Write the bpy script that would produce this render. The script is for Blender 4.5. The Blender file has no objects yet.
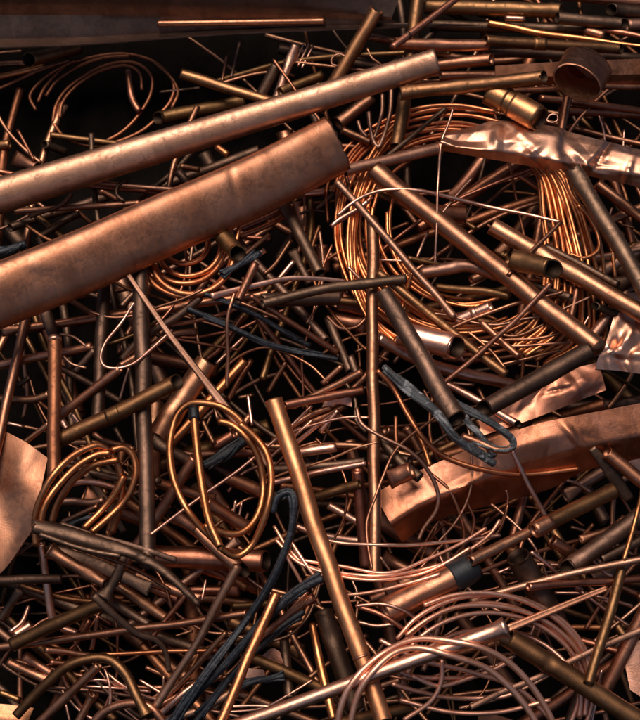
import bpy, math, random
import numpy as np
from mathutils import Vector

R = math.radians
rng = random.Random(11)
S = bpy.context.scene

# ------------------------------------------------------------------ camera
PITCH, DIST, SLOPE = R(38), 1.6, R(42)
FPX = 1600.0                                  # focal length in picture rows (720 high)
Fv = np.array([0, math.cos(PITCH), -math.sin(PITCH)])
Uv = np.array([0, math.sin(PITCH), math.cos(PITCH)])
Rv = np.array([1.0, 0, 0])
O = np.array([0, 0, 0.45])                    # middle of the slope the scrap lies on
NRM = np.array([0, -math.sin(SLOPE), math.cos(SLOPE)])
CAM = O - Fv * DIST
cd = bpy.data.cameras.new('camera'); cam = bpy.data.objects.new('camera', cd)
S.collection.objects.link(cam); S.camera = cam
cam.location = CAM; cam.rotation_euler = (math.pi / 2 - PITCH, 0, 0)
cd.sensor_fit = 'VERTICAL'; cd.sensor_height = 36; cd.lens = 36 * FPX / 720
cd.clip_start = 0.05; cd.clip_end = 500
cd.dof.use_dof = True; cd.dof.focus_distance = 1.46; cd.dof.aperture_fstop = 9.0

# ------------------------------------------------------------------ light
SUN_EL, SUN_AZ = R(73), R(212)                # azimuth the light comes from, clockwise from +Y
w = bpy.data.worlds.new('World'); S.world = w; w.use_nodes = True
nt = w.node_tree; nt.nodes.clear()
sky = nt.nodes.new('ShaderNodeTexSky'); sky.sky_type = 'NISHITA'; sky.sun_disc = False
sky.sun_elevation = SUN_EL; sky.sun_rotation = SUN_AZ
sky.air_density = 0.2; sky.dust_density = 0.7; sky.ozone_density = 0.0
bg = nt.nodes.new('ShaderNodeBackground'); bg.inputs[1].default_value = 0.05
wo = nt.nodes.new('ShaderNodeOutputWorld')
nt.links.new(sky.outputs[0], bg.inputs[0]); nt.links.new(bg.outputs[0], wo.inputs[0])
sl = bpy.data.lights.new('sun', 'SUN'); sl.energy = 1.5; sl.angle = R(36); sl.color = (1, 0.90, 0.825)
so = bpy.data.objects.new('sun', sl); S.collection.objects.link(so)
sd = Vector((math.sin(SUN_AZ) * math.cos(SUN_EL), math.cos(SUN_AZ) * math.cos(SUN_EL), math.sin(SUN_EL)))
so.rotation_euler = sd.to_track_quat('Z', 'Y').to_euler(); so.location = (0, 0, 4)
S.view_settings.view_transform = 'Standard'; S.view_settings.look = 'None'
S.view_settings.exposure = 1.22; S.view_settings.gamma = 1
try:
    S.cycles.max_bounces = 6; S.cycles.glossy_bounces = 5; S.cycles.diffuse_bounces = 2
    S.cycles.caustics_reflective = True; S.cycles.blur_glossy = 0.5
    S.cycles.sample_clamp_indirect = 4
except Exception:
    pass

# ------------------------------------------------------------------ materials
def nd(t, typ, **k):
    n = t.nodes.new(typ)
    for a, b in k.items(): setattr(n, a, b)
    return n

def metal(name, base, bright, dark, rough=0.36, spots=0.5, metallic=1.0, bump=0.25, scratch=0.5, spec=0.5, patch=None, patch_amt=0.5, grain=0.45):
    m = bpy.data.materials.new(name); m.use_nodes = True
    t = m.node_tree; t.nodes.clear(); L = t.links.new
    out = nd(t, 'ShaderNodeOutputMaterial'); b = nd(t, 'ShaderNodeBsdfPrincipled'); L(b.outputs[0], out.inputs[0])
    uv = nd(t, 'ShaderNodeUVMap', uv_map='uv'); oi = nd(t, 'ShaderNodeObjectInfo')
    mul = nd(t, 'ShaderNodeMath', operation='MULTIPLY'); mul.inputs[1].default_value = 37.0; L(oi.outputs['Random'], mul.inputs[0])
    comb = nd(t, 'ShaderNodeCombineXYZ'); L(mul.outputs[0], comb.inputs[0]); L(mul.outputs[0], comb.inputs[1]); L(mul.outputs[0], comb.inputs[2])
    def coords(src, scale):
        add = nd(t, 'ShaderNodeVectorMath', operation='ADD'); L(src, add.inputs[0]); L(comb.outputs[0], add.inputs[1])
        ms = nd(t, 'ShaderNodeVectorMath', operation='MULTIPLY'); L(add.outputs[0], ms.inputs[0]); ms.inputs[1].default_value = scale
        return ms.outputs[0]
    tc = nd(t, 'ShaderNodeTexCoord')
    def noise(src, scale, det=5, rgh=0.6, dist=0.0):
        n = nd(t, 'ShaderNodeTexNoise'); L(coords(src, scale), n.inputs['Vector']); n.inputs['Scale'].default_value = 1
        n.inputs['Detail'].default_value = det; n.inputs['Roughness'].default_value = rgh; n.inputs['Distortion'].default_value = dist
        return n.outputs['Fac']
    def ramp(src, a, b_):
        r = nd(t, 'ShaderNodeMapRange'); r.inputs['From Min'].default_value = a; r.inputs['From Max'].default_value = b_
        r.interpolation_type = 'SMOOTHSTEP'; L(src, r.inputs['Value']); return r.outputs['Result']
    def mix(f, a, c):
        x = nd(t, 'ShaderNodeMix', data_type='RGBA'); 
        if isinstance(f, float): x.inputs[0].default_value = f
        else: L(f, x.inputs[0])
        for i, v in ((6, a), (7, c)):
            if isinstance(v, tuple): x.inputs[i].default_value = (*v, 1)
            else: L(v, x.inputs[i])
        return x.outputs[2]
    def mth(op, a, c):
        x = nd(t, 'ShaderNodeMath', operation=op)
        for i, v in enumerate((a, c)):
            if isinstance(v, (int, float)): x.inputs[i].default_value = v
            else: L(v, x.inputs[i])
        return x.outputs[0]
    P = tc.outputs['Object']; UVO = uv.outputs[0]
    big = noise(P, (34, 34, 34), 3, 0.55, 0.6)          # broad tarnish
    mid = noise(P, (120, 120, 120), 7, 0.62, 1.2)       # blotches
    fine = noise(P, (1100, 1100, 1100), 4, 0.7)         # pits
    streak = noise(UVO, (30, 1500, 1), 4, 0.6)          # drawing marks along the length
    ringm = noise(UVO, (700, 25, 1), 3, 0.6)            # marks across the length
    c = mix(ramp(big, 0.35, 0.68), base, bright)
    c = mix(mth('MULTIPLY', ramp(mid, 0.52, 0.70), spots), c, dark)
    c = mix(mth('MULTIPLY', ramp(fine, 0.60, 0.75), spots * 0.9), c, dark)
    c = mix(mth('MULTIPLY', ramp(streak, 0.55, 0.75), scratch * 0.5), c, dark)
    band = noise(UVO, (26, 4, 1), 4, 0.65, 0.8)            # heat and handling stains in bands
    c = mix(mth('MULTIPLY', ramp(band, 0.50, 0.66), 0.5), c, mix(0.5, base, dark))
    if patch: 
        pn = noise(P, (60, 60, 60), 6, 0.7, 1.0)
        pf = mth('MULTIPLY', ramp(pn, 0.52, 0.64), patch_amt); c = mix(pf, c, patch)
    hs = nd(t, 'ShaderNodeHueSaturation'); L(c, hs.inputs['Color'])
    rnd2 = mth('FRACT', mth('MULTIPLY', oi.outputs['Random'], 91.7), 0)
    L(mth('ADD', mth('MULTIPLY', oi.outputs['Random'], 0.5), 0.75), hs.inputs['Value'])
    L(mth('ADD', mth('MULTIPLY', rnd2, 0.010), 0.494), hs.inputs['Hue'])
    L(hs.outputs[0], b.inputs['Base Color'])
    r = mth('ADD', mth('MULTIPLY', ramp(mid, 0.35, 0.7), 0.12), rough - 0.02)
    r = mth('ADD', r, mth('MULTIPLY', ramp(fine, 0.5, 0.8), 0.15))
    L(r, b.inputs['Roughness'])
    if metallic >= 1: L(mth('SUBTRACT', 1.0, mth('MULTIPLY', ramp(mid, 0.55, 0.72), 0.10 * spots)), b.inputs['Metallic'])
    else: b.inputs['Metallic'].default_value = metallic
    b.inputs['Specular IOR Level'].default_value = spec
    h = mth('ADD', mth('MULTIPLY', streak, 0.35 * scratch), mth('MULTIPLY', ringm, 0.4 * scratch))
    h = mth('ADD', h, mth('ADD', mth('MULTIPLY', mid, grain), mth('MULTIPLY', fine, 0.45)))
    bp = nd(t, 'ShaderNodeBump'); bp.inputs['Strength'].default_value = bump; bp.inputs['Distance'].default_value = 0.0012
    L(h, bp.inputs['Height']); L(bp.outputs[0], b.inputs['Normal'])
    return m

M = {
 'orange': metal('clean orange copper', (0.58, 0.20, 0.075), (0.72, 0.285, 0.115), (0.24, 0.085, 0.03), 0.33, 0.25),
 'amber':  metal('evenly bright orange copper', (0.50, 0.205, 0.09), (0.60, 0.26, 0.12), (0.30, 0.11, 0.042), 0.42, 0.3, bump=0.2),
 'gold':   metal('yellowish bronze', (0.36, 0.165, 0.07), (0.46, 0.225, 0.095), (0.13, 0.06, 0.03), 0.38, 0.45),
 'pink':   metal('pinkish copper', (0.72, 0.375, 0.245), (0.84, 0.48, 0.335), (0.28, 0.12, 0.07), 0.31, 0.3),
 'pale':   metal('pale pink copper wire', (0.90, 0.44, 0.26), (0.96, 0.52, 0.34), (0.45, 0.20, 0.12), 0.36, 0.3, metallic=0.9),
 'pipe':   metal('brown tarnished copper', (0.36, 0.155, 0.084), (0.48, 0.225, 0.125), (0.11, 0.048, 0.026), 0.36, 0.4),
 'patina': metal('dull pinkish tarnished copper', (0.37, 0.185, 0.112), (0.48, 0.255, 0.165), (0.10, 0.055, 0.038), 0.42, 0.6),
 'red':    metal('reddish dark copper', (0.33, 0.125, 0.065), (0.46, 0.19, 0.105), (0.10, 0.038, 0.022), 0.35, 0.4),
 'rust':   metal('rust brown copper', (0.26, 0.10, 0.045), (0.36, 0.145, 0.065), (0.09, 0.04, 0.024), 0.46, 0.7),
 'dark':   metal('dark oxidised copper', (0.12, 0.07, 0.046), (0.19, 0.108, 0.070), (0.04, 0.025, 0.018), 0.46, 0.7, bump=0.35),
 'olive':  metal('olive brown bronze', (0.17, 0.082, 0.036), (0.25, 0.125, 0.054), (0.06, 0.032, 0.016), 0.43, 0.6),
 'sheet':  metal('brown copper sheet', (0.33, 0.132, 0.062), (0.46, 0.20, 0.11), (0.20, 0.075, 0.038), 0.34, 0.22, bump=0.22),
 'face':   metal('broad brown copper face', (0.52, 0.215, 0.115), (0.64, 0.29, 0.165), (0.24, 0.09, 0.045), 0.38, 0.3, bump=0.2),
 'bright': metal('bright copper sheet', (0.58, 0.28, 0.17), (0.72, 0.385, 0.255), (0.30, 0.12, 0.065), 0.32, 0.3, bump=0.3),
 'trough': metal('grey tarnished sheet', (0.11, 0.068, 0.05), (0.15, 0.095, 0.07), (0.05, 0.03, 0.023), 0.40, 0.4),
 'char':   metal('charred cable strands', (0.006, 0.0075, 0.010), (0.011, 0.014, 0.018), (0.003, 0.0035, 0.004), 0.30, 0.5, metallic=0.0, bump=0.7, grain=1.4, patch=(0.07, 0.055, 0.062), patch_amt=0.30),
 'ash':    metal('ashy burnt cable strands', (0.018, 0.018, 0.019), (0.042, 0.043, 0.045), (0.006, 0.007, 0.008), 0.36, 0.9, metallic=0.0, bump=0.8, grain=1.6, patch=(0.34, 0.33, 0.32), patch_amt=0.6),
 'tape':   metal('black tape', (0.008, 0.008, 0.009), (0.012, 0.012, 0.014), (0.005, 0.005, 0.005), 0.42, 0.4, metallic=0.0, bump=0.5, spec=0.35),
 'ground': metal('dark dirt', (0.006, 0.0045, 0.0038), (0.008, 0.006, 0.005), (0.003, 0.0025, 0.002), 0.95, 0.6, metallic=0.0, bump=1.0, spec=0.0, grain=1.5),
 'bore':   metal('shade-darkened pipe inside', (0.05, 0.03, 0.02), (0.08, 0.047, 0.03), (0.02, 0.014, 0.01), 0.6, 0.7),  # shade of the open ends put into a darker inside colour
}
COL = {'pale': 'pale pink', 'face': 'brown', 'amber': 'orange', 'orange': 'orange', 'gold': 'yellowish', 'pink': 'pinkish', 'pipe': 'brown', 'patina': 'greyish', 'red': 'reddish', 'rust': 'rusty',
       'dark': 'dark', 'olive': 'olive', 'sheet': 'brown', 'bright': 'bright', 'trough': 'grey', 'char': 'charred', 'ash': 'ashy'}

# ------------------------------------------------------------------ pile geometry: a height field that lets every piece rest on those below
X0, Y0, GW, GH = -160, -160, 960, 1040
H = np.zeros((GH, GW)); ID = np.full((GH, GW), -1, int)

def ray(x, y):
    x = np.asarray(x, float)[..., None]; y = np.asarray(y, float)[..., None]
    return Fv * FPX + Rv * (x - 320) + Uv * (360 - y)
def to3d(x, y, d):
    """point of the pile at picture direction x, y standing d millimetres off the slope"""
    r = ray(x, y); t0 = ((O - CAM) @ NRM) / (r @ NRM)
    ln = np.linalg.norm(r, axis=-1)
    return CAM + r * (t0 - np.asarray(d, float) * 0.001 / ln)[..., None]
def mpp(x, y, d):
    """metres per picture unit there"""
    r = ray(x, y); t0 = ((O - CAM) @ NRM) / (r @ NRM); ln = np.linalg.norm(r, axis=-1)
    return t0 - np.asarray(d, float) * 0.001 / ln
def samp(x, y):
    xi = np.clip(np.rint(x - X0).astype(int), 0, GW - 1); yi = np.clip(np.rint(y - Y0).astype(int), 0, GH - 1)
    return H[yi, xi]
def splat(x, y, d, n):
    x, y, d = (np.asarray(v, float).ravel() for v in (x, y, d))
    xi = np.rint(x - X0).astype(int); yi = np.rint(y - Y0).astype(int)
    k = (xi >= 0) & (yi >= 0) & (xi < GW) & (yi < GH); xi, yi, d = xi[k], yi[k], d[k]
    o = np.argsort(d, kind='stable'); xi, yi, d = xi[o], yi[o], d[o]
    up = d > H[yi, xi]
    H[yi[up], xi[up]] = d[up]; ID[yi[up], xi[up]] = n

def catmull(p, n_per=None, step=3.0):
    p = np.asarray(p, float)
    if len(p) == 2:
        n = max(2, int(np.linalg.norm(p[1, :2] - p[0, :2]) / step) + 1)
        return p[0] + (p[1] - p[0]) * np.linspace(0, 1, n)[:, None]
    q = np.vstack([2 * p[0] - p[1], p, 2 * p[-1] - p[-2]]); out = []
    for i in range(1, len(q) - 2):
        n = max(2, int(np.linalg.norm(q[i + 1, :2] - q[i, :2]) / step) + 1)
        t = np.linspace(0, 1, n, endpoint=False)[:, None]
        a, b, c, d = q[i - 1], q[i], q[i + 1], q[i + 2]
        out.append(0.5 * (2 * b + (c - a) * t + (2 * a - 5 * b + 4 * c - d) * t ** 2 + (3 * b - a - 3 * c + d) * t ** 3))
    out.append(p[-1][None]); return np.vstack(out)

def rest_line(t, s, cap=0.5, length=100):
    """a rigid piece settles on the edge of the upper hull under its middle"""
    pts = sorted(zip(t, s)); hull = []
    for p in pts:
        while len(hull) > 1 and (hull[-1][0] - hull[-2][0]) * (p[1] - hull[-2][1]) - (hull[-1][1] - hull[-2][1]) * (p[0] - hull[-2][0]) >= 0: hull.pop()
        hull.append(p)
    k = 0.0
    for a, b in zip(hull, hull[1:]):
        if a[0] <= 0.5 <= b[0] and b[0] > a[0]: k = (b[1] - a[1]) / (b[0] - a[0])
    k = max(-cap * length, min(cap * length, k))
    c = max(si - k * ti for ti, si in pts)
    return c + k * t

def smooth(v, n):
    if len(v) < 4: return v
    g = np.exp(-0.5 * (np.arange(-3 * n, 3 * n + 1) / n) ** 2); g /= g.sum()
    return np.convolve(np.pad(v, 3 * n, mode='edge'), g, 'valid')

def nz(n, k, amp, r):
    """smooth random curve"""
    v = np.array([r.uniform(-1, 1) for _ in range(max(4, int(k) + 3))])
    return amp * np.interp(np.linspace(0, len(v) - 1, n), np.arange(len(v)), v) if n > 1 else np.zeros(n)

def link(name, verts, faces, uvs, mat, parent=None, smooth_=True):
    me = bpy.data.meshes.new(name); me.from_pydata([tuple(v) for v in verts], [], faces); me.update()
    ul = me.uv_layers.new(name='uv')
    lv = np.empty(len(me.loops), int); me.loops.foreach_get('vertex_index', lv)
    ul.data.foreach_set('uv', np.asarray(uvs, np.float32)[lv].ravel())
    if smooth_: me.polygons.foreach_set('use_smooth', [True] * len(me.polygons))
    if not smooth_: 
        me.polygons.foreach_set('use_smooth', [True] * len(me.polygons)); me.set_sharp_from_angle(angle=R(34))
    me.materials.append(M[mat])
    o = bpy.data.objects.new(name, me); S.collection.objects.link(o)
    if parent: o.parent = parent; o.matrix_parent_inverse = parent.matrix_world.inverted()
    return o

class Tube:
    """collects swept tubes into one mesh, origin at its middle"""
    def __init__(s): s.v, s.f, s.u = [], [], []
    def sweep(s, P, rw, rd, sides=18, ends=('o', 'o'), wall=0.16, sq=2.0, cuts=(0.2, 0.2), r=rng, rough_end=0.0, bore=None, roll=0):
        P = np.asarray(P); n = len(P)
        T = np.gradient(P, axis=0); T /= np.linalg.norm(T, axis=1)[:, None] + 1e-12
        B = CAM - P; B -= (B * T).sum(1)[:, None] * T; B /= np.linalg.norm(B, axis=1)[:, None] + 1e-12
        Sd = np.cross(T, B)
        if roll: c_, s_ = math.cos(R(roll)), math.sin(R(roll)); B, Sd = B * c_ + Sd * s_, Sd * c_ - B * s_
        seg = np.r_[0, np.cumsum(np.linalg.norm(np.diff(P, axis=0), axis=1))]
        a = np.linspace(0, 2 * math.pi, sides, endpoint=False)
        ca, sa = np.cos(a), np.sin(a)
        if sq != 2.0: ca = np.sign(ca) * np.abs(ca) ** (2 / sq); sa = np.sign(sa) * np.abs(sa) ** (2 / sq)
        def ring(i, kw=1.0, shift=None):
            base = P[i] + Sd[i] * (ca * rw[i] * kw)[:, None] + B[i] * (sa * rd[i] * kw)[:, None]
            if shift is not None: base = base + T[i] * shift[:, None]
            return base
        rings, uvr = [], []
        jit = [np.array([r.uniform(-1, 1) for _ in range(sides)]) * rough_end for _ in (0, 1)]
        for i in range(n):
            sh = None
            if i == 0: sh = (sa * rd[0]) * cuts[0] + jit[0] * rw[0]
            if i == n - 1: sh = -(sa * rd[-1]) * cuts[1] + jit[1] * rw[-1]
            rings.append(ring(i, 1.0, sh)); uvr.append(seg[i])
        def deep(i0, di, sg, cut, jt):
            w = max(0.0007, wall * min(rw[i0], rd[i0])) ; k1 = max(0.3, 1 - w / min(rw[i0], rd[i0]))
            sh = sg * (sa * rd[i0]) * cut + jt * rw[i0]
            out = [(ring(i0, k1, sh), seg[i0])]
            i = i0; m = 0
            lim = 8 if ends[0] != ends[1] or n > 18 else max(2, n // 2 - 1)
            while m < lim and 0 <= i + di < n: i += di; m += 1; out.append((ring(i, k1), seg[i]))
            return out
        pre, post = [], []
        if ends[0] == 'o': pre = deep(0, 1, 1, cuts[0], jit[0])[::-1]
        if ends[1] == 'o': post = deep(n - 1, -1, -1, cuts[1], jit[1])
        if bore is not None:                                       # the inside becomes a part of its own, the wall keeps its cut rim
            for lst, rev in ((pre, True), (post, False)):
                if len(lst) < 2: continue
                q_ = lst[::-1] if rev else lst
                bo = Tube(); bore.append(bo); kb = 0
                for rg, l in q_: bo.v.extend(rg); bo.u.extend([(l, ang * float(rw.mean())) for ang in a])
                for j in range(len(q_) - 1):
                    for q in range(sides):
                        q2 = (q + 1) % sides; f_ = (kb + j * sides + q, kb + j * sides + q2, kb + (j + 1) * sides + q2, kb + (j + 1) * sides + q)
                        bo.f.append(f_[::-1] if rev else f_)
                ci = len(bo.v); bo.v.append(q_[-1][0].mean(0)); bo.u.append((q_[-1][1], 0)); e0 = len(bo.v); bo.v.extend(q_[-1][0]); bo.u.extend([(q_[-1][1], 0)] * sides)
                for q in range(sides): bo.f.append((ci, e0 + (q + 1) % sides, e0 + q) if rev else (ci, e0 + q, e0 + (q + 1) % sides))
            pre, post = pre[-1:], post[:1]
        rl = pre + list(zip(rings, uvr)) + post
        b0 = len(s.v)
        for j, (rg, l) in enumerate(rl):
            s.v.extend(rg); rr = float(rw[min(n - 1, max(0, j - len(pre)))])
            s.u.extend([(l, ang * rr) for ang in a])
        for j in range(len(rl) - 1):
            for q in range(sides):
                q2 = (q + 1) % sides
                s.f.append((b0 + j * sides + q, b0 + j * sides + q2, b0 + (j + 1) * sides + q2, b0 + (j + 1) * sides + q))
        for first, sgn in ((True, -1), (False, 1)):
            j = 0 if first else len(rl) - 1
            rg = rl[j][0]; c = rg.mean(0)
            e = ends[0] if first else ends[1]
            if bore is not None and e == 'o': continue
            if e == 'r': c = c + T[0 if first else -1] * (sgn * 0.5 * rw[0 if first else -1])
            ci = len(s.v); s.v.append(c); s.u.append((rl[j][1], 0))
            for q in range(sides):
                q2 = (q + 1) % sides
                A_, B_ = b0 + j * sides + q, b0 + j * sides + q2
                s.f.append((ci, B_, A_) if first else (ci, A_, B_))
    def sheet(s, G, thick):
        """G: nu x nv x 3 grid of points -> closed thin plate"""
        nu, nv, _ = G.shape
        du = np.gradient(G, axis=0); dv = np.gradient(G, axis=1); N = np.cross(du, dv)
        N /= np.linalg.norm(N, axis=2)[..., None] + 1e-12
        flip = ((CAM - G) * N).sum() < 0
        if flip: N = -N
        lu = np.r_[0, np.cumsum(np.linalg.norm(np.diff(G[:, nv // 2], axis=0), axis=1))]
        lv = np.r_[0, np.cumsum(np.linalg.norm(np.diff(G[nu // 2], axis=0), axis=1))]
        b0 = len(s.v)
        for k in (0.5, -0.5):
            s.v.extend((G + N * thick * k).reshape(-1, 3))
            s.u.extend([(lu[i], lv[j]) for i in range(nu) for j in range(nv)])
        ix = lambda i, j, l: b0 + l * nu * nv + i * nv + j
        def quad(a, b, c, d, rev): s.f.append((d, c, b, a) if rev else (a, b, c, d))
        for i in range(nu - 1):
            for j in range(nv - 1):
                quad(ix(i, j, 0), ix(i + 1, j, 0), ix(i + 1, j + 1, 0), ix(i, j + 1, 0), flip)
                quad(ix(i, j, 1), ix(i + 1, j, 1), ix(i + 1, j + 1, 1), ix(i, j + 1, 1), not flip)
        for i in range(nu - 1):
            quad(ix(i, 0, 1), ix(i + 1, 0, 1), ix(i + 1, 0, 0), ix(i, 0, 0), flip)
            quad(ix(i, nv - 1, 0), ix(i + 1, nv - 1, 0), ix(i + 1, nv - 1, 1), ix(i, nv - 1, 1), flip)
        for j in range(nv - 1):
            quad(ix(0, j, 0), ix(0, j + 1, 0), ix(0, j + 1, 1), ix(0, j, 1), flip)
            quad(ix(nu - 1, j, 1), ix(nu - 1, j + 1, 1), ix(nu - 1, j + 1, 0), ix(nu - 1, j, 0), flip)
    def build(s, name, mat, parent=None, sm=True):
        v = np.asarray(s.v)
        if parent is None:
            c = (v.min(0) + v.max(0)) / 2
            o = link(name, v - c, s.f, s.u, mat, None, sm); o.location = c
        else:
            c = np.array(parent.location); o = link(name, v - c, s.f, s.u, mat, None, sm); o.parent = parent
        return o

# ------------------------------------------------------------------ list of pieces (picture units, about a millimetre each)
ITEMS = []
def T(lv, mat, wd, pts, label=None, **k):
    ITEMS.append(dict(kind='tube', lv=lv, mat=mat, w=wd, pts=pts, label=label, **k))
def W(lv, mat, wd, pts, label=None, **k):
    k.setdefault('flex', True); k.setdefault('ends', 'rr')
    T(lv, mat, wd, pts, label, **k)
def COIL(lv, mat, wd, strands, label, **k):
    ITEMS.append(dict(kind='coil', lv=lv, mat=mat, w=wd, strands=strands, label=label, **k))
def SH(lv, mat, rails, label, **k):
    ITEMS.append(dict(kind='sheet', lv=lv, mat=mat, rails=rails, label=label, **k))
def ell(cx, cy, rx, ry, a0, a1, rot=0, n=None, jit=0.0, drift=(0, 0)):
    """arc of a wound turn, angles in degrees, 0 = right, 90 = up in the picture"""
    n = n or max(6, int(abs(a1 - a0) / 15)); out = []
    ph = rng.uniform(0, 6.28); c, s_ = math.cos(R(rot)), math.sin(R(rot))
    for i in range(n + 1):
        f = i / n; a = R(a0 + (a1 - a0) * f)
        k = 1 + jit * math.sin(2 * a + ph) + jit * rng.uniform(-0.4, 0.4)
        x, y = rx * k * math.cos(a), -ry * k * math.sin(a)
        out.append((cx + drift[0] * f + x * c - y * s_, cy + drift[1] * f + x * s_ + y * c))
    return out

# --- top left: folded trough and what lies in the hollow under it
SH(9, 'trough', [[(-160, -80, 62), (60, -78, 62), (200, -74, 58), (320, -60, 48), (430, -40, 20)],  # unseen upper flange, added to shade the hollow below the trough
                 [(-160, -30, 32), (60, -28, 32), (200, -26, 30), (300, -18, 24), (400, -4, 10)],
                 [(-160, 3, 6), (60, 3, 6), (200, 5, 5), (300, 8, 4), (392, 17, 2)],
                 [(-160, 15, -9), (60, 15, -9), (200, 17, -8), (300, 18, -7), (392, 20, -4)],
                 [(-160, 40, -20), (60, 38, -20), (200, 31, -17), (300, 27, -13), (400, 23, -6)],
                 [(-160, 51, 2), (60, 46, 2), (200, 36, 2), (300, 31, 1), (480, 25, 0)]],
   'long folded grey trough of sheet metal across the top left corner', name='metal_trough', cat='metal strip', base=66)
T(9.5, 'pipe', 6, [(157, 23.5), (325, 21)], 'thin straight rod lying inside the grey folded trough', base=62, rigid=True)
T(3, 'olive', 15, [(29, 60), (80, 46)], 'stubby olive pipe showing its round open end under the trough, far left', dz=(26, 0), cuts=(.5, .2))
T(2, 'orange', 7, [(-40, 86), (45, 66)], 'glowing orange rod running in from the left edge under the trough')
T(2, 'red', 6, [(-40, 78), (30, 64)], None)
W(2, 'pipe', 3, [(-20, 57), (0, 53), (22, 51)], None)
W(2, 'pipe', 3, [(-20, 66), (0, 65), (18, 64)], None)
COIL(2, 'rust', 3.8, [[(53, 122), (56, 106), (66, 90), (84, 76), (104, 66), (126, 62), (142, 66), (152, 78), (150, 96), (138, 116), (122, 132), (104, 142)],
                    [(38, 102), (46, 86), (66, 66), (94, 57), (122, 54), (148, 59), (166, 71), (174, 86), (170, 102), (158, 116)],
                    [(36, 110), (30, 96), (40, 82), (56, 70), (76, 60)],
                    [(60, 118), (62, 104), (72, 90), (90, 76), (110, 68), (128, 66), (140, 74), (142, 90)], [(46, 96), (58, 80), (80, 66), (104, 58), (130, 56)], [(154, 62), (170, 76), (178, 92), (172, 108)], [(-20, 96), (10, 84), (40, 70), (70, 60)],
                    [(158, 118), (140, 132), (116, 142), (92, 146), (66, 138), (54, 124)]],
     'large loose coil of dark reddish wire in the black hollow at upper left')
T(3, 'dark', 8, [(44, 144), (66, 152)], 'small dark tube showing its tiny round end in the hollow at upper left', dz=(18, 0), cuts=(.5, .2))
T(2, 'olive', 6, [(50, 135), (125, 145)], 'slim olive rod lying level at the bottom of the hollow, upper left')
T(4, 'pipe', 4, [(-6, 106), (41, 163)], None)
T(4, 'red', 3.5, [(18, 130), (34, 160)], None)
T(3, 'gold', 9, [(-40, 150), (10, 144)], 'yellowish pipe end poking in at the left edge above the grey pink pipe')
T(3, 'pipe', 12, [(14, 158), (38, 168)], None)
T(2, 'red', 7, [(128, 70), (140, 112)], None)
T(3, 'olive', 14, [(158, 118), (245, 102)], 'olive pipe with round open end lying along the top of the grey pink pipe', dz=(16, 0), cuts=(.6, .2))
T(4, 'gold', 11, [(181, 73), (300, 112)], 'yellowish spotted pipe lying against the grey pink pipe, blunt end at upper left')
T(3, 'dark', 12, [(277, 65), (258, 102)], 'short dark brown pipe standing behind the grey pink pipe')
T(3, 'pink', 9, [(296, 44), (276, 100)], 'pinkish rod standing beside the short dark pipe behind the grey pink pipe')
W(2, 'pink', 2.2, [(309, 44), (298, 66)], None); W(2, 'pink', 2.2, [(313, 46), (302, 68)], None); W(2, 'pink', 2, [(304, 44), (295, 62)], None)
T(3, 'olive', 10, [(280, 92), (322, 75)], None)
T(2, 'pipe', 4, [(215, 86), (295, 76)], None)
T(1, 'red', 4, [(227, 56), (222, 82)], None); T(1, 'dark', 4, [(240, 42), (231, 78)], None)
W(2, 'dark', 3, [(160, 92), (180, 90), (200, 88)], None)
T(5, 'gold', 14, [(377, 10), (318, 110)], 'olive gold pipe leaning behind the grey pink pipe, blunt top over the trough')
T(4, 'olive', 13, [(422, -30), (410, 60), (397, 147)], 'tall olive pipe passing behind the right end of the grey pink pipe', flex=False)
T(6, 'red', 7, [(470, -12), (392, 47)], 'reddish rod slanting down from the top edge to the grey pink pipe', bands=[(.78, .80, 'dark', 1.12, 'groove_ring')])
W(5, 'patina', 2, [(347, 57), (339, 54), (332, 58), (332, 64), (338, 66)], 'tiny pale wire ring behind the olive gold pipe at the top')
W(4, 'pipe', 3, [(367, 48), (372, 58), (380, 64), (385, 72)], None)
# --- long upper pipes
T(8, 'patina', (38, 36, 33, 30, 27, 26), [(-70, 217), (437, 61.5)], 'thick grey pink pipe running from the left edge up to the centre top', name='long_pipe', rigid=True, flat=.75, sq=2.3, cuts=(.2, .05), ends=('o', 'c'))
T(8.5, 'face', (66, 66, 64, 62, 60, 60), [(-70, 322), (0, 295), (80, 263), (160, 227), (250, 188), (337, 144)], 'widest flattened copper pipe, bright along its upper edge, running in from the left edge', name='flattened_pipe', rigid=True, flat=.5, sq=2.45, roll=5, cuts=(.2, .1), rough_end=.05, dents=12)
# --- top right
T(3, 'olive', 15, [(425, 6), (561, 11)], 'textured olive pipe lying level along the top edge')
T(4, 'dark', 12, [(557, 18), (624, 24)], 'dark pipe with black open end near the top right corner', cuts=(.2, .9))
T(3, 'dark', 13, [(611, 10), (680, 15)], 'dark pipe with a small round open end in the top right corner', dz=(26, 0), cuts=(.5, .2))
T(3, 'patina', 13, [(627, 25), (690, 24)], None)
T(4, 'orange', (7, 6, 3), [(488, 22), (552, 35), (645, 46)], 'slim orange rod tapering to a thin tail, near the top right', flex=False)
T(5, 'olive', 11, [(485, 41), (621, 49)], 'olive pipe with a joint sleeve, level, above the copper plate at top right', bands=[(.36, .44, 'gold', 1.14, 'joint_sleeve')], cuts=(.2, .8))
T(4, 'pipe', 12, [(395, 44), (490, 46)], 'brown pipe end, upper of two behind the grey pink pipe tip')
T(5, 'pipe', 12, [(425, 66), (492, 59)], 'brown pipe end, lower of two behind the grey pink pipe tip', cuts=(.2, .3))
T(6, 'olive', 14, [(400, 93), (544, 77)], 'olive pipe with black open end above the curved wire bundle, top right', dz=(0, 26), cuts=(.2, .5))
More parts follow.
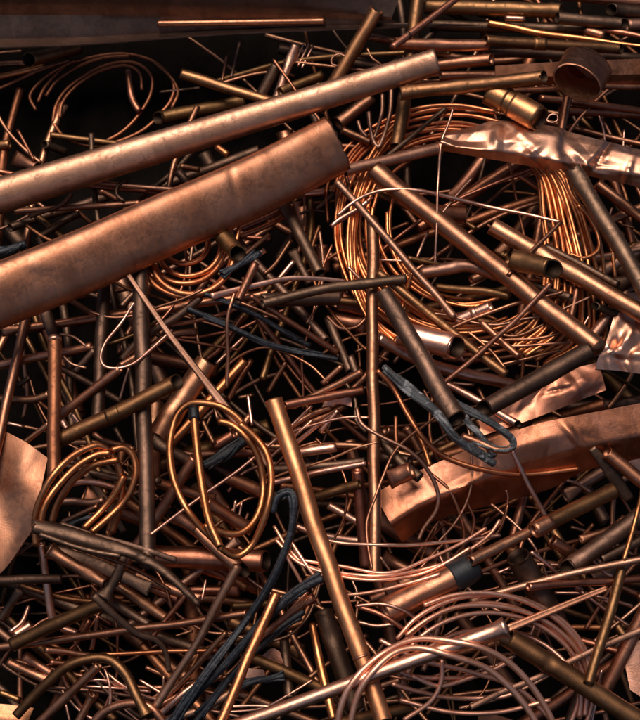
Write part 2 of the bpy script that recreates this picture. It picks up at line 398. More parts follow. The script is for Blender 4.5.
SH(3, 'sheet', [[(495, 66, 0), (560, 62, 2), (610, 60, 1), (720, 56, 0)], [(495, 78, 2), (560, 76, 5), (610, 75, 3), (720, 72, 3)], [(495, 86, -6), (560, 84, -6), (610, 84, -6), (720, 82, -6)]],
   'broad flat copper plate lying behind the short fat tube at top right', name='copper_plate', cat='plate')
T(3, 'red', 6, [(500, 92), (700, 92)], None); T(2, 'red', 7, [(540, 98), (720, 102)], None); T(2, 'dark', 9, [(480, 53), (720, 60)], None)
T(3, 'red', 6, [(600, 30), (700, 66)], None); T(3, 'pink', 5, [(505, 18), (525, 19)], None)
T(2, 'dark', 14, [(440, 0), (500, 14)], None); T(2, 'red', 10, [(560, -4), (660, 4)], None); T(3, 'pipe', 10, [(585, 30), (604, 36)], None)
T(1.5, 'dark', 12, [(430, 24), (610, 30)], None); T(1.5, 'pipe', 9, [(440, 76), (600, 72)], None); T(1, 'red', 10, [(560, 110), (720, 118)], None)
T(7, 'pipe', 52, [(577, 83), (588, 63)], 'short fat tube with a wide open mouth resting on the plate at top right', name='short_fat_tube', dz=(32, 0), wall=.06, cuts=(.25, .2), flat=.62, sides=32, bore='pipe', ends=('o', 'c'))
T(5, 'gold', 25, [(490, 92), (540, 119)], 'stubby bronze fitting with a groove, lying above the crushed copper pipe', name='pipe_fitting', cat='pipe fitting', bands=[(.02, .34, 'gold', 1.08, 'collar'), (.46, .96, 'gold', 1.08, 'collar')], dz=(0, 10), cuts=(.2, .3))
W(4, 'pink', 2, [(540, 112), (549, 122), (557, 121), (557, 115), (550, 115), (545, 123)], None)
SH(7, 'bright', [[(441, 133, -5), (470, 128, -6), (500, 121, -7), (555, 127, -6), (572, 133, -9), (640, 150, -8), (720, 168, -8)],
                 [(441, 136, 2), (470, 133, 2), (500, 130, -1), (552, 136, 3), (572, 141, -4), (640, 157, -1), (720, 175, -1)],
                 [(441, 141, 4), (475, 142, 2), (505, 141, 6), (552, 147, 6), (570, 152, 1), (640, 166, 1), (720, 184, 1)],
                 [(441, 145, 4), (475, 149, 8), (508, 152, 4), (555, 160, 9), (575, 163, 2), (640, 175, 1), (720, 193, 1)],
                 [(441, 150, -5), (480, 157, -4), (515, 163, -7), (558, 171, -5), (580, 174, -8), (640, 187, -10), (720, 205, -10)]],
   'crushed bright copper pipe with a creased face, running off the right edge', name='crushed_pipe', cat='pipe', jag=5, sub=6, folds=26, tilt=(-2, 5))
W(4, 'pink', 2.4, [(599, 116), (603, 128), (605, 142)], None); W(4, 'pink', 2.4, [(624, 130), (623, 148)], None)
T(6, 'patina', 12, [(345, 171), (440, 148)], 'pinkish brown pipe butting against the crushed pipe, ring at its right end', bands=[(.955, 1.0, 'pipe', 1.2, 'end_ring')])
T(5.5, 'dark', 5, [(388, 156), (446, 108)], 'thin dark rod leaning across the upper strands of the curved wire bundle')
W(8, 'pink', 2.6, [(453, 108), (448, 124), (442, 140), (440, 160), (437, 190), (437, 225), (436, 262)], 'thin wire hanging straight down past the crushed pipe tip')
W(4, 'patina', 4.5, [(391, 78), (391, 100), (389, 118), (382, 140), (378, 147), (373, 140), (370, 125), (369, 112)], 'grey hairpin wire hanging below the grey pink pipe')
W(4, 'patina', 4, [(382, 94), (382, 110), (379, 124), (374, 138)], None); W(4, 'patina', 4, [(358, 121), (361, 130), (367, 137)], None)
T(3.5, 'pipe', 8, [(342, 130), (372, 143)], None); T(3, 'pipe', 14, [(338, 124), (372, 98)], None)
# --- the big curved wire bundle
_cs = []
for q in range(13):
    f = q / 12; j = lambda s: rng.uniform(-s, s)
    _cs.append([(505 + f * 50 + j(3), 150 + f * 14 + j(2)), (533 + f * 36 + j(2), 170 + f * 14), (542 + f * 45 + j(2.5), 212 + f * 22), (545 + f * 60 + j(3), 262 + f * 42), (536 + f * 62 + j(3), 316 + f * 30), (505 + f * 55 + j(4), 345 + f * 26)])
COIL(3.2, 'orange', 4.4, _cs, 'sheaf of bright orange wires hanging nearly upright behind the brown slanting pipe', name='wire_coil')
_cs = []
for q in range(15):
    r0 = 82 + q * 3.6 + rng.uniform(-2.5, 2.5)
    _cs.append(ell(468 + rng.uniform(-5, 5), 222 + rng.uniform(-4, 4), r0, r0 * .98, rng.uniform(150, 185), rng.uniform(268, 315), jit=.014))
for q in range(5):
    _cs.append(ell(430 + q * 3, 232, 74 + 5 * q, 118 + 3 * q, 120, 255, rot=8, jit=.012))
COIL(3.1, 'orange', 3.9, _cs, 'curved bundle of many thin copper wires sweeping down behind the tall upright pipe', name='wire_coil')
_cs = []
for q in range(11):
    r0 = 70 + q * 4.4 + rng.uniform(-2.5, 2.5)
    _cs.append(ell(452 + rng.uniform(-5, 5), 205 + rng.uniform(-4, 4), r0 * 1.12, r0 * .86, rng.uniform(60, 88), rng.uniform(160, 190), jit=.014))
COIL(3, 'orange', 3.9, _cs, 'curved bundle of copper wires below the right tip of the grey pink pipe', name='wire_coil')
COIL(3.5, 'orange', 4, [[(566, 178), (572, 195), (585, 212), (598, 236), (603, 262), (604, 280)], [(610, 230), (612, 250), (615, 278)],
     [(578, 205), (590, 218), (598, 236), (598, 250), (585, 258), (570, 254)], [(606, 214), (608, 232), (612, 252)]], 'few loose bright wire ends lying over the right edge of the upright wire sheaf')
T(6, 'pipe', 20, [(374, 170), (598, 349)], 'long thick brown pipe slanting across the curved wire bundles', ends=('o', 'r'), name='copper_pipe')
T(5, 'pipe', 12.5, [(372, 221), (375, 578)], 'tall brown pipe standing upright at the centre', cuts=(-.6, .2))
T(7, 'patina', 7.5, [(337, 181), (455, 317)], 'slim pinkish rod slanting down right across the top of the tall upright pipe')
W(7, 'pink', 4, [(338, 216), (352, 204), (368, 195), (388, 190), (420, 191), (470, 202), (520, 213), (561, 222)], 'pink wire arching over the long thick brown pipe into the upright wire sheaf')
T(7.5, 'pipe', 4.5, [(561, 222), (508, 275)], 'thin brown rod slanting down from the tip of the arching pink wire')
W(5, 'pink', 3, [(472, 178), (456, 196), (440, 216)], None); W(5, 'pink', 3, [(428, 231), (417, 257)], None)
T(4.5, 'red', 17, [(430, 213), (466, 215)], 'short reddish pipe end in the dark hollow between the wire bundles', cuts=(.2, .3))
T(5, 'patina', 13, [(422, 273), (448, 269), (470, 266), (500, 276)], 'pinkish bent pipe with a rounded end below the long thick brown pipe', ends=('r', 'o'))
T(4, 'olive', 5, [(408, 258), (446, 266)], None); T(4, 'olive', 8, [(436, 287), (510, 297)], None)
T(6, 'pink', 25, [(398, 333), (456, 347)], 'short pinkish fat pipe with black open end below the curved wire bundle', cuts=(.2, .55), dz=(0, 10))
T(5.8, 'olive', 9, [(378, 272), (506, 375)], 'long dark olive rod slanting under the slim pinkish rod')
T(7, 'dark', (17, 19, 20), [(382, 290), (420, 356), (456, 419)], 'dark brown pipe with black open end slanting just right of the tall upright pipe', cuts=(.2, .5), dz=(0, 10), flex=False)
T(4, 'pink', 12, [(378, 338), (425, 362), (524, 388)], 'long pinkish pipe lying level under the dark open pipe end', flex=False)
T(5, 'pink', 12, [(455, 322), (491, 306)], 'stubby pinkish fitting with two ends beside the curved wire bundle', name='pipe_fitting', cat='pipe fitting', bands=[(.5, .62, 'pink', 1.2, 'collar')])
T(6, 'pipe', 7, [(481, 322), (519, 357)], 'short brown rod with a blunt tip pointing down right under the thick brown pipe')
T(6.2, 'pipe', 5, [(550, 283), (505, 330), (443, 384)], 'thin light brown rod slanting up right across the long thick brown pipe', flex=False)
W(4, 'pink', 3, [(372, 197), (352, 214), (333, 226)], None); T(4, 'pink', 5, [(331, 227), (368, 201)], None)
W(4, 'pink', 3, [(380, 260), (404, 261)], None); W(4, 'pink', 4, [(348, 267), (361, 280)], None)
W(3, 'dark', 5, [(334, 230), (345, 242), (352, 262)], None); T(3, 'red', 12, [(322, 245), (324, 272)], None)
W(4, 'pink', 3, [(459, 353), (466, 352)], None); W(4, 'pink', 3, [(458, 352), (464, 361)], None)
T(5, 'orange', 4, [(412, 272), (407, 290)], None); T(5, 'orange', 4, [(404, 303), (399, 315)], None)
# --- right side
T(7, 'pipe', 18, [(491, 226), (670, 331)], 'brown pipe slanting down to the right edge below the upright wire sheaf', name='copper_pipe')
T(7.6, 'olive', 20, [(553, 269), (512, 259)], 'short olive pipe with greenish round open end on the brown slanting pipe', dz=(22, 0), cuts=(.6, .2))
T(5.5, 'dark', 8, [(545, 246), (618, 285)], 'dark thin pipe lying along the upper side of the brown slanting pipe')
T(7.8, 'dark', 17, [(572, 168), (660, 315)], 'dark grey brown pipe slanting down right from under the crushed pipe', cuts=(.4, .2))
T(5, 'pipe', 11, [(596, 184), (670, 240)], 'brown pipe running off the right edge beside the dark slanting pipe')
T(4, 'dark', 8.5, [(520, 283), (571, 298)], 'greyish thin pipe below the short olive pipe end')
T(4, 'dark', 8, [(595, 306), (625, 318)], 'tiny round open tube end above the crumpled sheet', dz=(18, 0), cuts=(.5, .2))
T(4, 'pipe', 7, [(577, 288), (570, 322)], None); W(4, 'pink', 2.5, [(589, 316), (581, 330)], None)
W(3, 'pink', 2.4, [(612, 208), (608, 220)], None); W(3, 'pipe', 3, [(620, 224), (634, 228)], None)
T(5, 'dark', 13, [(612, 287), (640, 275)], None)
SH(6, 'bright', [[(614, 316, 2), (622, 312, 5), (634, 316, 0), (645, 322, 4), (690, 334, 2)], [(606, 342, 4), (616, 345, 0), (628, 338, 7), (642, 345, -1), (690, 352, 3)], [(598, 358, 0), (612, 352, 5), (626, 357, -1), (640, 353, 5), (690, 362, 0)], [(595, 369, -4), (612, 370, -2), (628, 372, -5), (644, 374, -2), (690, 378, -5)]],
   'crumpled bright copper sheet at the right edge under the brown slanting pipe', name='crumpled_sheet', cat='sheet', jag=5, folds=16, tilt=(-1, 2))
SH(5, 'bright', [[(618, 296, -4), (640, 292, 2), (690, 300, 0)], [(612, 308, 2), (640, 306, -2), (690, 318, 3)]], None, name='crumpled_sheet', cat='sheet', jag=2.0)
# coil strands loose at the bottom of the ring
for p in ([(470, 352), (500, 341), (540, 338), (575, 330)], [(478, 340), (510, 346), (548, 344), (570, 342)], [(486, 330), (515, 336), (545, 324)], [(500, 365), (530, 358), (560, 350)], [(468, 332), (490, 350), (505, 368)]):
    W(4, 'pipe', 3.4, p, None)
# --- middle, left of the upright pipe
COIL(5, 'orange', 6, [ell(188, 254, 45, 42, 150, 400, rot=-12, jit=.02), ell(187, 251, 36, 33, 120, 470, rot=-8, jit=.02), ell(190, 248, 31, 28, 160, 520, rot=-12, jit=.02), ell(187, 247, 21, 17, 140, 400, rot=-15, jit=.02), ell(192, 254, 42, 40, 170, 340, rot=-10)],
     'small round coil of orange wire below the widest flattened pipe', name='wire_coil')
T(6, 'olive', 17, [(222, 236), (238, 254)], 'stubby brown tube with black open end beside the small orange coil', dz=(0, 12), cuts=(.2, .5))
T(5, 'orange', 6, [(240, 236), (286, 214)], None); T(5, 'red', 6, [(240, 229), (284, 208)], None)
W(5, 'orange', 4, [(230, 228), (231, 219), (237, 218), (239, 228), (236, 243)], 'small orange wire hairpin above the stubby brown tube')
T(6, 'char', 9, [(222, 275), (260, 253)], 'charred cable stub with a copper tip, above the bright flattened strip', core=(.82, 1.12), name='burnt_cable', cat='cable')
T(6.5, 'pipe', 8, [(256, 263), (238, 301)], 'short brown rod standing across the bright flattened strip')
T(6, 'pink', (7, 6, 6, 5, 4), [(211, 296), (240, 289), (285, 279), (320, 279), (345, 281)], 'thin pinkish flattened strip with a squared bright left end', flat=.5, flex=False, ends=('c', 'c'))
T(6.3, 'dark', 10, [(262, 303), (330, 288), (406, 279)], 'dark brown pipe lying level across the tall upright pipe', flex=False)
T(5, 'dark', 14, [(262, 300), (340, 298)], 'dark pipe with a torn open end below the level brown pipe', rough_end=.35, cuts=(.1, .2))
T(5, 'dark', 12, [(276, 190), (320, 274)], 'dark rod slanting down right from under the widest flattened pipe')
T(4.5, 'dark', 8, [(292, 250), (310, 284)], None)
T(4, 'pipe', 4, [(291, 240), (264, 274)], None); T(4.5, 'pink', 5, [(278, 280), (294, 261)], None); T(4, 'pipe', 5, [(244, 255), (270, 234)], None)
T(4, 'pink', 7, [(298, 194), (325, 192)], None); W(4, 'dark', 3, [(300, 214), (312, 210), (325, 212)], None)
W(5, 'char', 7.5, [(188, 308), (215, 320), (245, 334), (280, 348), (312, 354), (338, 358)], 'long charred black cable sagging left of the tall upright pipe, lower one', name='burnt_cable', cat='cable')
W(5, 'char', 7, [(205, 294), (235, 306), (262, 318), (285, 332), (310, 346)], 'charred black cable just above the long sagging one', name='burnt_cable', cat='cable')
T(5.6, 'red', 6, [(250, 296), (290, 322), (338, 353)], 'thin reddish rod slanting down right between the two charred black cables', flex=False)
T(4, 'red', 5, [(243, 316), (206, 360)], None); T(4, 'pink', 4, [(244, 337), (216, 364)], None)
T(4, 'dark', 8, [(200, 297), (122, 360)], None); T(4, 'pipe', 7, [(197, 332), (120, 366)], None)
W(4, 'red', 3, [(160, 337), (200, 343), (240, 350)], None)
T(4, 'dark', 9, [(328, 318), (350, 372)], 'small dark rod slanting just left of the tall upright pipe, upper half'); T(3, 'red', 14, [(330, 318), (366, 326)], None)
W(4, 'pipe', 4, [(327, 316), (340, 328), (356, 327), (366, 318)], None)
# between the two long pipes
T(4, 'pipe', 6, [(15, 212), (140, 203)], 'brown rod lying level in the gap between the two long pipes'); T(4, 'pipe', 4, [(30, 217), (72, 194)], None)
T(3, 'red', 5, [(76, 210), (92, 224)], None); T(3, 'dark', 7, [(40, 236), (80, 214)], None); W(4, 'dark', 4, [(128, 180), (118, 186), (117, 195), (124, 201)], None)
T(4, 'char', 11, [(-4, 254), (26, 244)], None, name='burnt_cable', cat='cable'); T(3, 'pipe', 6, [(180, 166), (200, 170)], None); T(3, 'orange', 7, [(216, 146), (228, 155)], None)
T(3, 'red', 6, [(100, 190), (118, 200)], None); T(2, 'dark', 10, [(150, 190), (260, 150)], None); T(2, 'dark', 9, [(10, 228), (110, 196)], None)
# --- left column
T(5, 'dark', 13, [(106, 262), (97, 425)], 'dark upright pipe below the widest flattened pipe, left of its grey twin'); 
T(6, 'dark', 16.5, [(140, 250), (148, 565)], 'tall grey brown upright pipe below the widest flattened pipe')
T(7, 'rust', 13.5, [(55, 338), (54, 478)], 'rusty upright pipe with a torn top at far left', rough_end=.4, bands=[(0, .03, 'pink', 1.02, 'torn_rim')], cuts=(.3, .2))
T(6, 'dark', (9, 13, 10), [(42, 303), (49, 322), (54, 338)], None, flat=.5, flex=False)
T(8, 'patina', (5, 6, 7, 11, 7), [(123, 267), (165, 328), (212, 390), (248, 437), (269, 466)], 'long thin brownish double strip slanting down to the oval loop', flat=.45, flex=False, ends=('c', 'c'), name='flat_strip', cat='strip', rigid=True, grooved=True)
W(6, 'pink', 3.2, [(134, 303), (122, 322), (106, 342), (101, 357), (105, 366), (118, 368), (134, 363), (150, 350), (172, 330)], 'thin pink wire bent into a hook at left, beside the grey upright pipe')
T(4, 'pipe', 9, [(-30, 372), (92, 346)], None); W(5, 'patina', 3, [(60, 334), (74, 337), (86, 346)], None); W(5, 'patina', 3, [(63, 356), (72, 364), (86, 368)], None)
T(6.5, 'pipe', 10, [(26, 318), (-12, 490)], 'slim brown upright rod at far left edge, beside the rusty pipe')
T(4, 'dark', 7, [(95, 350), (75, 372)], None); T(3, 'red', 6, [(70, 300), (95, 316)], None); T(3, 'dark', 6, [(76, 325), (100, 312)], None)
T(5, 'pipe', 9, [(58, 417), (120, 368)], 'brown rod rising to the right behind the rusty upright pipe'); T(5, 'pipe', 6, [(22, 445), (50, 423)], None); T(5, 'pipe', 8, [(-10, 398), (50, 394)], None)
T(5, 'dark', 5, [(18, 386), (30, 377)], None); T(4, 'pink', 4, [(8, 423), (24, 427)], None); T(4, 'pink', 7, [(62, 420), (70, 434)], None); T(4, 'pink', 6, [(72, 414), (84, 430)], None)
W(5, 'pink', 3, [(129, 368), (124, 385), (120, 400)], None); T(3, 'dark', 5, [(115, 428), (124, 444)], None); T(3.5, 'pipe', 6, [(94, 433), (134, 450)], None)
T(6.6, 'olive', 16, [(56, 441), (120, 411), (177, 382)], 'olive pipe with black open end crossing the grey upright pipe', cuts=(.2, .6), dz=(0, 16), bands=[(.42, .52, 'olive', 1.03, 'tape_wrap')], flex=False)
SH(6, 'face', [[(-60, 418, 0), (-10, 426, 3), (22, 440, 0), (48, 458, 0)], [(-60, 470, 4), (-10, 480, -2), (20, 482, 5), (42, 486, 1)], [(-60, 520, 0), (-12, 522, 4), (14, 528, -2), (36, 522, 3)], [(-60, 590, 0), (-30, 590, 0), (2, 572, 1), (30, 534, 0)]],
   'flat copper plate with pale spots at the left edge', name='copper_plate', cat='plate', jag=1.2)
COIL(7.15, 'orange', 7, [[(36, 545), (35, 520), (40, 500), (52, 477), (70, 458), (88, 448), (101, 446), (112, 455), (120, 470), (122, 490), (119, 510), (112, 532)],
      [(40, 530), (44, 508), (56, 488), (76, 467), (96, 455), (110, 453)], [(52, 522), (58, 504), (72, 482), (90, 467), (106, 462), (118, 460)],
      [(112, 450), (124, 448), (133, 456), (136, 472), (131, 490), (122, 504), (108, 518), (92, 532)], [(84, 528), (102, 510), (116, 492), (124, 476)]],
     'oval hank of thick orange wire loops at left beside the copper plate', name='wire_coil')
T(4, 'dark', (6, 9, 6), [(86, 474), (105, 500), (124, 532)], None, flat=.3, flex=False, ends=('c', 'c')); T(4, 'pink', 6, [(72, 484), (116, 488)], None); T(4, 'patina', 7, [(60, 502), (104, 500)], None)
T(4, 'pipe', 5, [(62, 522), (98, 506)], None); W(4, 'char', 6, [(62, 530), (80, 520), (96, 516)], None, name='burnt_cable', cat='cable'); T(3, 'dark', 8, [(70, 462), (130, 482)], None)
T(7.2, 'dark', (15, 17, 14, 11, 9, 7), [(34, 526), (58, 532), (90, 541), (130, 553), (165, 572), (200, 604)], 'dark crushed copper pipe lying under the oval hank at left', flat=.8, flex=False, crush=True, crease=1.0, rough_end=.5, roll=-25, name='crushed_pipe')
W(7.1, 'dark', 6, [(60, 524), (96, 536), (140, 548), (176, 560)], None, flat=.5)
W(7.3, 'red', 4, [(52, 540), (90, 552), (130, 566), (170, 590)], None)
W(7.4, 'dark', 5, [(40, 534), (80, 548), (120, 556)], None)
T(6, 'dark', (12, 14, 12), [(48, 548), (100, 566), (150, 590)], None, flat=.5, flex=False, crush=True)
# --- oval loop in the middle left
COIL(8, 'orange', 7, [[(247, 432), (238, 418), (222, 407), (204, 403), (189, 404), (177, 415), (171, 436), (170, 456), (174, 480), (184, 504), (198, 524), (212, 538)]
      , [(219, 421), (232, 425), (245, 436), (256, 452), (262, 472), (263, 494), (258, 514), (248, 528), (236, 534), (220, 532), (206, 524)],
      [(240, 424), (254, 436), (266, 452), (271, 472), (270, 496), (263, 522), (252, 545), (238, 556), (226, 552), (214, 540), (206, 524)]],
     'oval loop of thick orange wire left of the bright orange pipe', name='wire_loop')
T(8.2, 'orange', 8, [(194, 408), (199, 460), (206, 510), (220, 548)], 'orange rod with black taped top standing inside the oval loop', bands=[(.0, .09, 'tape', 1.35, 'tape_wrap')], flex=False)
T(5, 'pipe', 23, [(155, 440), (207, 362)], 'thick brown pipe leaning behind the oval loop, open top end', cuts=(.2, .3))
T(4.6, 'orange', 10, [(245, 360), (170, 445)], 'orange brown rod leaning behind the thick brown pipe, left of centre')
T(5.5, 'pipe', 11, [(100, 600), (150, 526), (196, 458)], 'long brown rod with a flared lower end slanting past the grey upright pipe', flex=False, flare=(1.7, 1))
T(5, 'char', (10, 15, 13), [(204, 466), (222, 456), (246, 440)], 'charred black lump inside the oval loop', name='burnt_cable', cat='cable', flex=False, ends=('r', 'r'))
T(5, 'red', 10, [(214, 446), (234, 434)], None); T(5, 'pipe', 6, [(202, 420), (214, 444)], None); W(5, 'pink', 4, [(248, 395), (252, 425)], None)
T(5, 'red', 14, [(228, 477), (270, 496)], None); T(5, 'red', 13, [(205, 502), (252, 530)], None); T(5, 'pipe', 13, [(172, 512), (216, 545)], None, cuts=(.6, .2), dz=(12, 0))
T(5, 'dark', 12, [(150, 440), (190, 462)], None); W(6, 'pink', 3.4, [(150, 534), (206, 494), (262, 452), (312, 406)], 'thin pink wire running straight from the oval loop up right behind the orange pipe')
T(4, 'pipe', 5, [(254, 395), (238, 398)], None); T(4, 'red', 6, [(252, 360), (228, 400)], None); T(4, 'pipe', 7, [(250, 415), (230, 450)], None); T(3, 'red', 10, [(150, 480), (215, 500)], None)
T(4, 'pink', 3, [(236, 500), (232, 520)], None); T(4, 'pink', 3, [(242, 502), (238, 522)], None); T(4, 'pipe', 5, [(286, 362), (268, 392)], None)
# --- bright orange pipe
T(7, 'amber', 18, [(273, 400), (316, 530), (343, 606), (384, 722)], 'bright orange pipe standing tilted in the lower middle, the brightest pipe', name='bright_pipe', dz=(0, 26), cuts=(.05, .2), ends=('c', 'o'), bands=[(.80, .803, 'pipe', 1.02, 'seam_ring')], flex=False)
# rods between orange pipe and upright
for lv, m, wd, p, lb in (
    (5, 'red', 9, [(284, 406), (325, 397), (364, 390)], 'reddish rod reaching right from the top of the bright orange pipe'), (4.5, 'pipe', 7, [(292, 407), (330, 388), (362, 372)], None),
    (4, 'pink', 4, [(318, 402), (353, 380)], None), (4, 'pipe', 6, [(282, 432), (332, 408)], None), (4, 'pink', 5, [(290, 448), (318, 425), (336, 412)], None),
    (5, 'pink', 10, [(290, 454), (336, 447)], None), (5, 'dark', 9, [(270, 470), (366, 462)], 'dark rod lying level behind the bright orange pipe'), (5.2, 'pink', 6, [(268, 484), (310, 474), (366, 463)], None),
    (5.4, 'olive', 10, [(306, 500), (360, 484)], 'olive rod wedged between the bright orange pipe and the tall upright pipe'), (4.5, 'red', 11.5, [(357, 470), (366, 566)], 'reddish upright pipe touching the left side of the tall upright pipe'),
    (4, 'pink', 8, [(328, 505), (359, 522)], None), (4, 'pink', 8, [(296, 526), (360, 541)], None), (4, 'pink', 5, [(320, 432), (338, 410)], None), (3.5, 'red', 8, [(300, 424), (345, 405)], None),
    (4, 'dark', 11, [(370, 425), (400, 462), (420, 478)], None), (3.5, 'dark', 10, [(372, 456), (410, 460)], None), (4, 'red', 16, [(388, 480), (412, 470)], None), (3, 'pipe', 10, [(385, 430), (420, 442)], None)):
    T(lv, m, wd, p, lb, flex=False)
W(5, 'pink', 3, [(274, 440), (310, 426), (345, 418), (368, 418)], None); W(4, 'red', 3, [(262, 480), (290, 452), (320, 440)], None); W(5, 'pink', 3, [(262, 465), (290, 440), (312, 420)], None)
SH(4, 'bright', [[(326, 400, 0), (340, 396, 3), (352, 398, 0)], [(322, 407, 0), (340, 404, -1), (352, 407, 0)]], 'small bright copper scrap under the reddish rod, left of the tall upright pipe', name='copper_scrap', cat='scrap')
W(4, 'dark', 4, [(344, 380), (355, 400), (356, 420), (366, 432)], None); T(4, 'dark', 8, [(350, 356), (358, 378)], None); T(4, 'pipe', 6, [(322, 384), (342, 366)], None)
# --- right middle: burnt cables, folded strip
W(8, 'ash', (8, 13, 13, 12, 11), [(384, 366), (408, 388), (436, 412), (458, 440), (494, 464)], 'ashy grey burnt cable lying left of the dark open pipe end, thickest', name='burnt_cable', cat='cable')
W(6.8, 'ash', 9, [(440, 392), (465, 408), (494, 424), (512, 438), (512, 448), (498, 450), (478, 442), (462, 436)], 'burnt cable bent into a hairpin under the dark open pipe end', name='burnt_cable', cat='cable', core=(.66, 1.0))
W(6.6, 'ash', 9, [(456, 408), (470, 424), (484, 440), (494, 456)], 'burnt grey cable end between the thick ashy cable and the hairpin', name='burnt_cable', cat='cable')
W(6, 'orange', 5.4, [(378, 370), (394, 388), (408, 414), (424, 438), (446, 456), (480, 468), (520, 474), (579, 470)], 'orange wire sweeping down right across the folded copper strip')
W(5, 'orange', 5, [(398, 398), (412, 420), (424, 448), (430, 466)], None)
W(6, 'patina', 4.2, [(356, 408), (362, 424), (384, 438), (410, 452), (428, 470), (438, 492), (436, 510), (424, 528), (419, 540)], 'pinkish wire curving down over the left end of the folded strip')
SH(4.5, 'sheet', [[(374, 494, -2), (412, 474, 0), (470, 449, 6), (530, 426, 9), (600, 411, 8), (720, 388, 8)], [(382, 508, 2), (420, 487, 4), (480, 462, 5), (534, 443, 10), (600, 427, 6), (720, 404, 6)], [(391, 524, 5), (426, 503, 6), (482, 481, 3), (538, 461, 2), (600, 444, 3), (720, 422, 3)], [(402, 542, -22), (436, 520, -22), (486, 506, -24), (546, 490, -26), (600, 466, -22), (720, 446, -22)]],
   'long folded copper strip running from the centre to the right edge', name='folded_strip', cat='strip', jag=3.4, sub=6, folds=16, tilt=(-8, 14))
SH(4.2, 'face', [[(478, 420, 0), (520, 398, 2), (560, 374, 0), (598, 362, 2)], [(480, 428, 2), (526, 407, -1), (570, 384, 7), (602, 376, 0)], [(476, 438, 0), (530, 420, 1), (575, 402, 1), (606, 390, 0)]], 'copper sheet with a crumpled bright patch behind the dark slanting pipe', name='crumpled_sheet', cat='sheet', jag=4, folds=14, tilt=(-2, 2))
T(6.5, 'dark', 19, [(484, 409), (590, 350)], 'dark grey pipe with black open end pointing left over the crumpled patch', cuts=(.6, .2), dz=(16, 0))
T(4.5, 'pink', 8, [(440, 380), (480, 402), (518, 424)], 'pinkish thin pipe with open tip just above the hairpin cable', cuts=(.2, .6), flex=False)
T(4, 'pink', 4, [(440, 382), (474, 385)], None); T(4, 'pipe', 5, [(478, 388), (486, 404)], None); T(3.5, 'red', 8, [(500, 395), (540, 408)], None); T(3.5, 'pipe', 5, [(550, 410), (564, 418)], None)
W(3, 'pink', 2.4, [(541, 418), (538, 428)], None); W(6, 'pink', 5, [(512, 450), (528, 484), (548, 520)], 'straight pink rod hanging down from the hairpin cable tip')
W(3.5, 'pink', 3.4, [(566, 480), (578, 484), (590, 492)], None); T(4, 'pipe', 9, [(527, 484), (510, 545)], 'brown upright rod below the folded copper strip'); T(4, 'red', 7, [(500, 440), (512, 452)], None)
T(6, 'pipe', 11, [(470, 561), (537, 528)], 'orange brown thin half of a joined pipe below the folded strip', name='copper_pipe'); T(6, 'olive', 16, [(534, 530), (615, 490)], 'thicker brown half of a joined pipe below the folded strip', bands=[(.0, .2, 'pipe', 1.06, 'joint_sleeve')])
T(5.5, 'pipe', 28, [(385, 612), (478, 564)], 'fat brown pipe wrapped with a black tape band, lower right of centre', bands=[(.72, .97, 'tape', 1.12, 'tape_wrap')], name='taped_pipe', flare=(1, .8))
T(6, 'dark', 18, [(567, 568), (665, 498)], 'dark pipe with black open end pointing down left, at right edge', cuts=(.6, .2), dz=(16, 0))
T(7, 'red', 14, [(606, 453), (665, 500)], 'dark red pipe slanting down to the right edge below the folded strip', cuts=(.3, .2))
T(5, 'dark', (7, 14, 10), [(592, 448), (612, 474), (630, 500)], None, flat=.25, flex=False, ends=('c', 'c')); T(4, 'dark', 16, [(610, 470), (680, 435)], None)
SH(4, 'bright', [[(624, 464, 0), (645, 455, 3), (690, 448, 0)], [(632, 476, 0), (650, 472, 0), (690, 466, 0)]], 'small pinkish plate at the right edge below the folded strip', name='copper_plate', cat='plate')
W(7, 'orange', 5, [(643, 488), (634, 525), (624, 560)], 'bright thin rod near the right edge beside the dark open pipe'); T(4, 'pipe', 8, [(580, 540), (625, 518)], None); T(4, 'dark', 10, [(600, 560), (660, 530)], None)
T(4, 'red', 12, [(552, 540), (580, 560)], None); T(3, 'dark', 14, [(440, 500), (470, 540)], None)
W(5, 'red', 3, [(480, 536), (500, 524), (508, 500), (506, 490)], None); W(5, 'red', 3, [(476, 548), (496, 534), (504, 520), (508, 505)], None); W(5, 'red', 3, [(466, 500), (474, 520), (470, 540)], None)
# --- bottom left
T(6, 'dark', 9.5, [(-30, 581), (62, 579)], 'dark grey pipe end poking in from the left edge near the bottom', ends=('o', 'c'))
T(5.5, 'pink', 8, [(41, 543), (47, 585), (53, 628)], 'bright pinkish upright rod crossed by the dark grey pipe end', flex=False)
T(6.4, 'pipe', 12, [(49, 550), (76, 566), (106, 584)], 'brown tube with a flared bright mouth at left', flex=False, flare=(1.6, 1), cuts=(.3, .2), wall=.12)
for lv, m, wd, p in ((5, 'pipe', 11, [(118, 586), (172, 622)]), (4, 'red', 10, [(124, 575), (180, 600)]), (4, 'red', 12, [(60, 545), (120, 570)]), (4, 'dark', 10, [(110, 600), (150, 625)]), (4, 'pipe', 10, [(135, 575), (200, 600)]),
                    (5, 'pipe', 8, [(24, 655), (52, 674)]), (5, 'pipe', 9, [(8, 662), (52, 682)]), (4, 'red', 6, [(90, 620), (78, 640)]), (3, 'dark', 8, [(0, 620), (20, 590)]), (5, 'patina', 9, [(-10, 622), (16, 645)]),
                    (4, 'pink', 8, [(62, 628), (78, 634)]), (4, 'pipe', 7, [(45, 650), (112, 656)]), (4, 'red', 6, [(50, 662), (70, 664)]), (3, 'pipe', 5, [(98, 615), (92, 650)]), (3, 'pipe', 5, [(60, 655), (90, 720)])):
    T(lv, m, wd, p, None)
T(7, 'dark', (8, 10, 9), [(124, 556), (116, 578), (104, 598)], 'short brown pipe with a pinched flared foot at lower left', flex=False, flare=(1, 2.2), flat=.7)
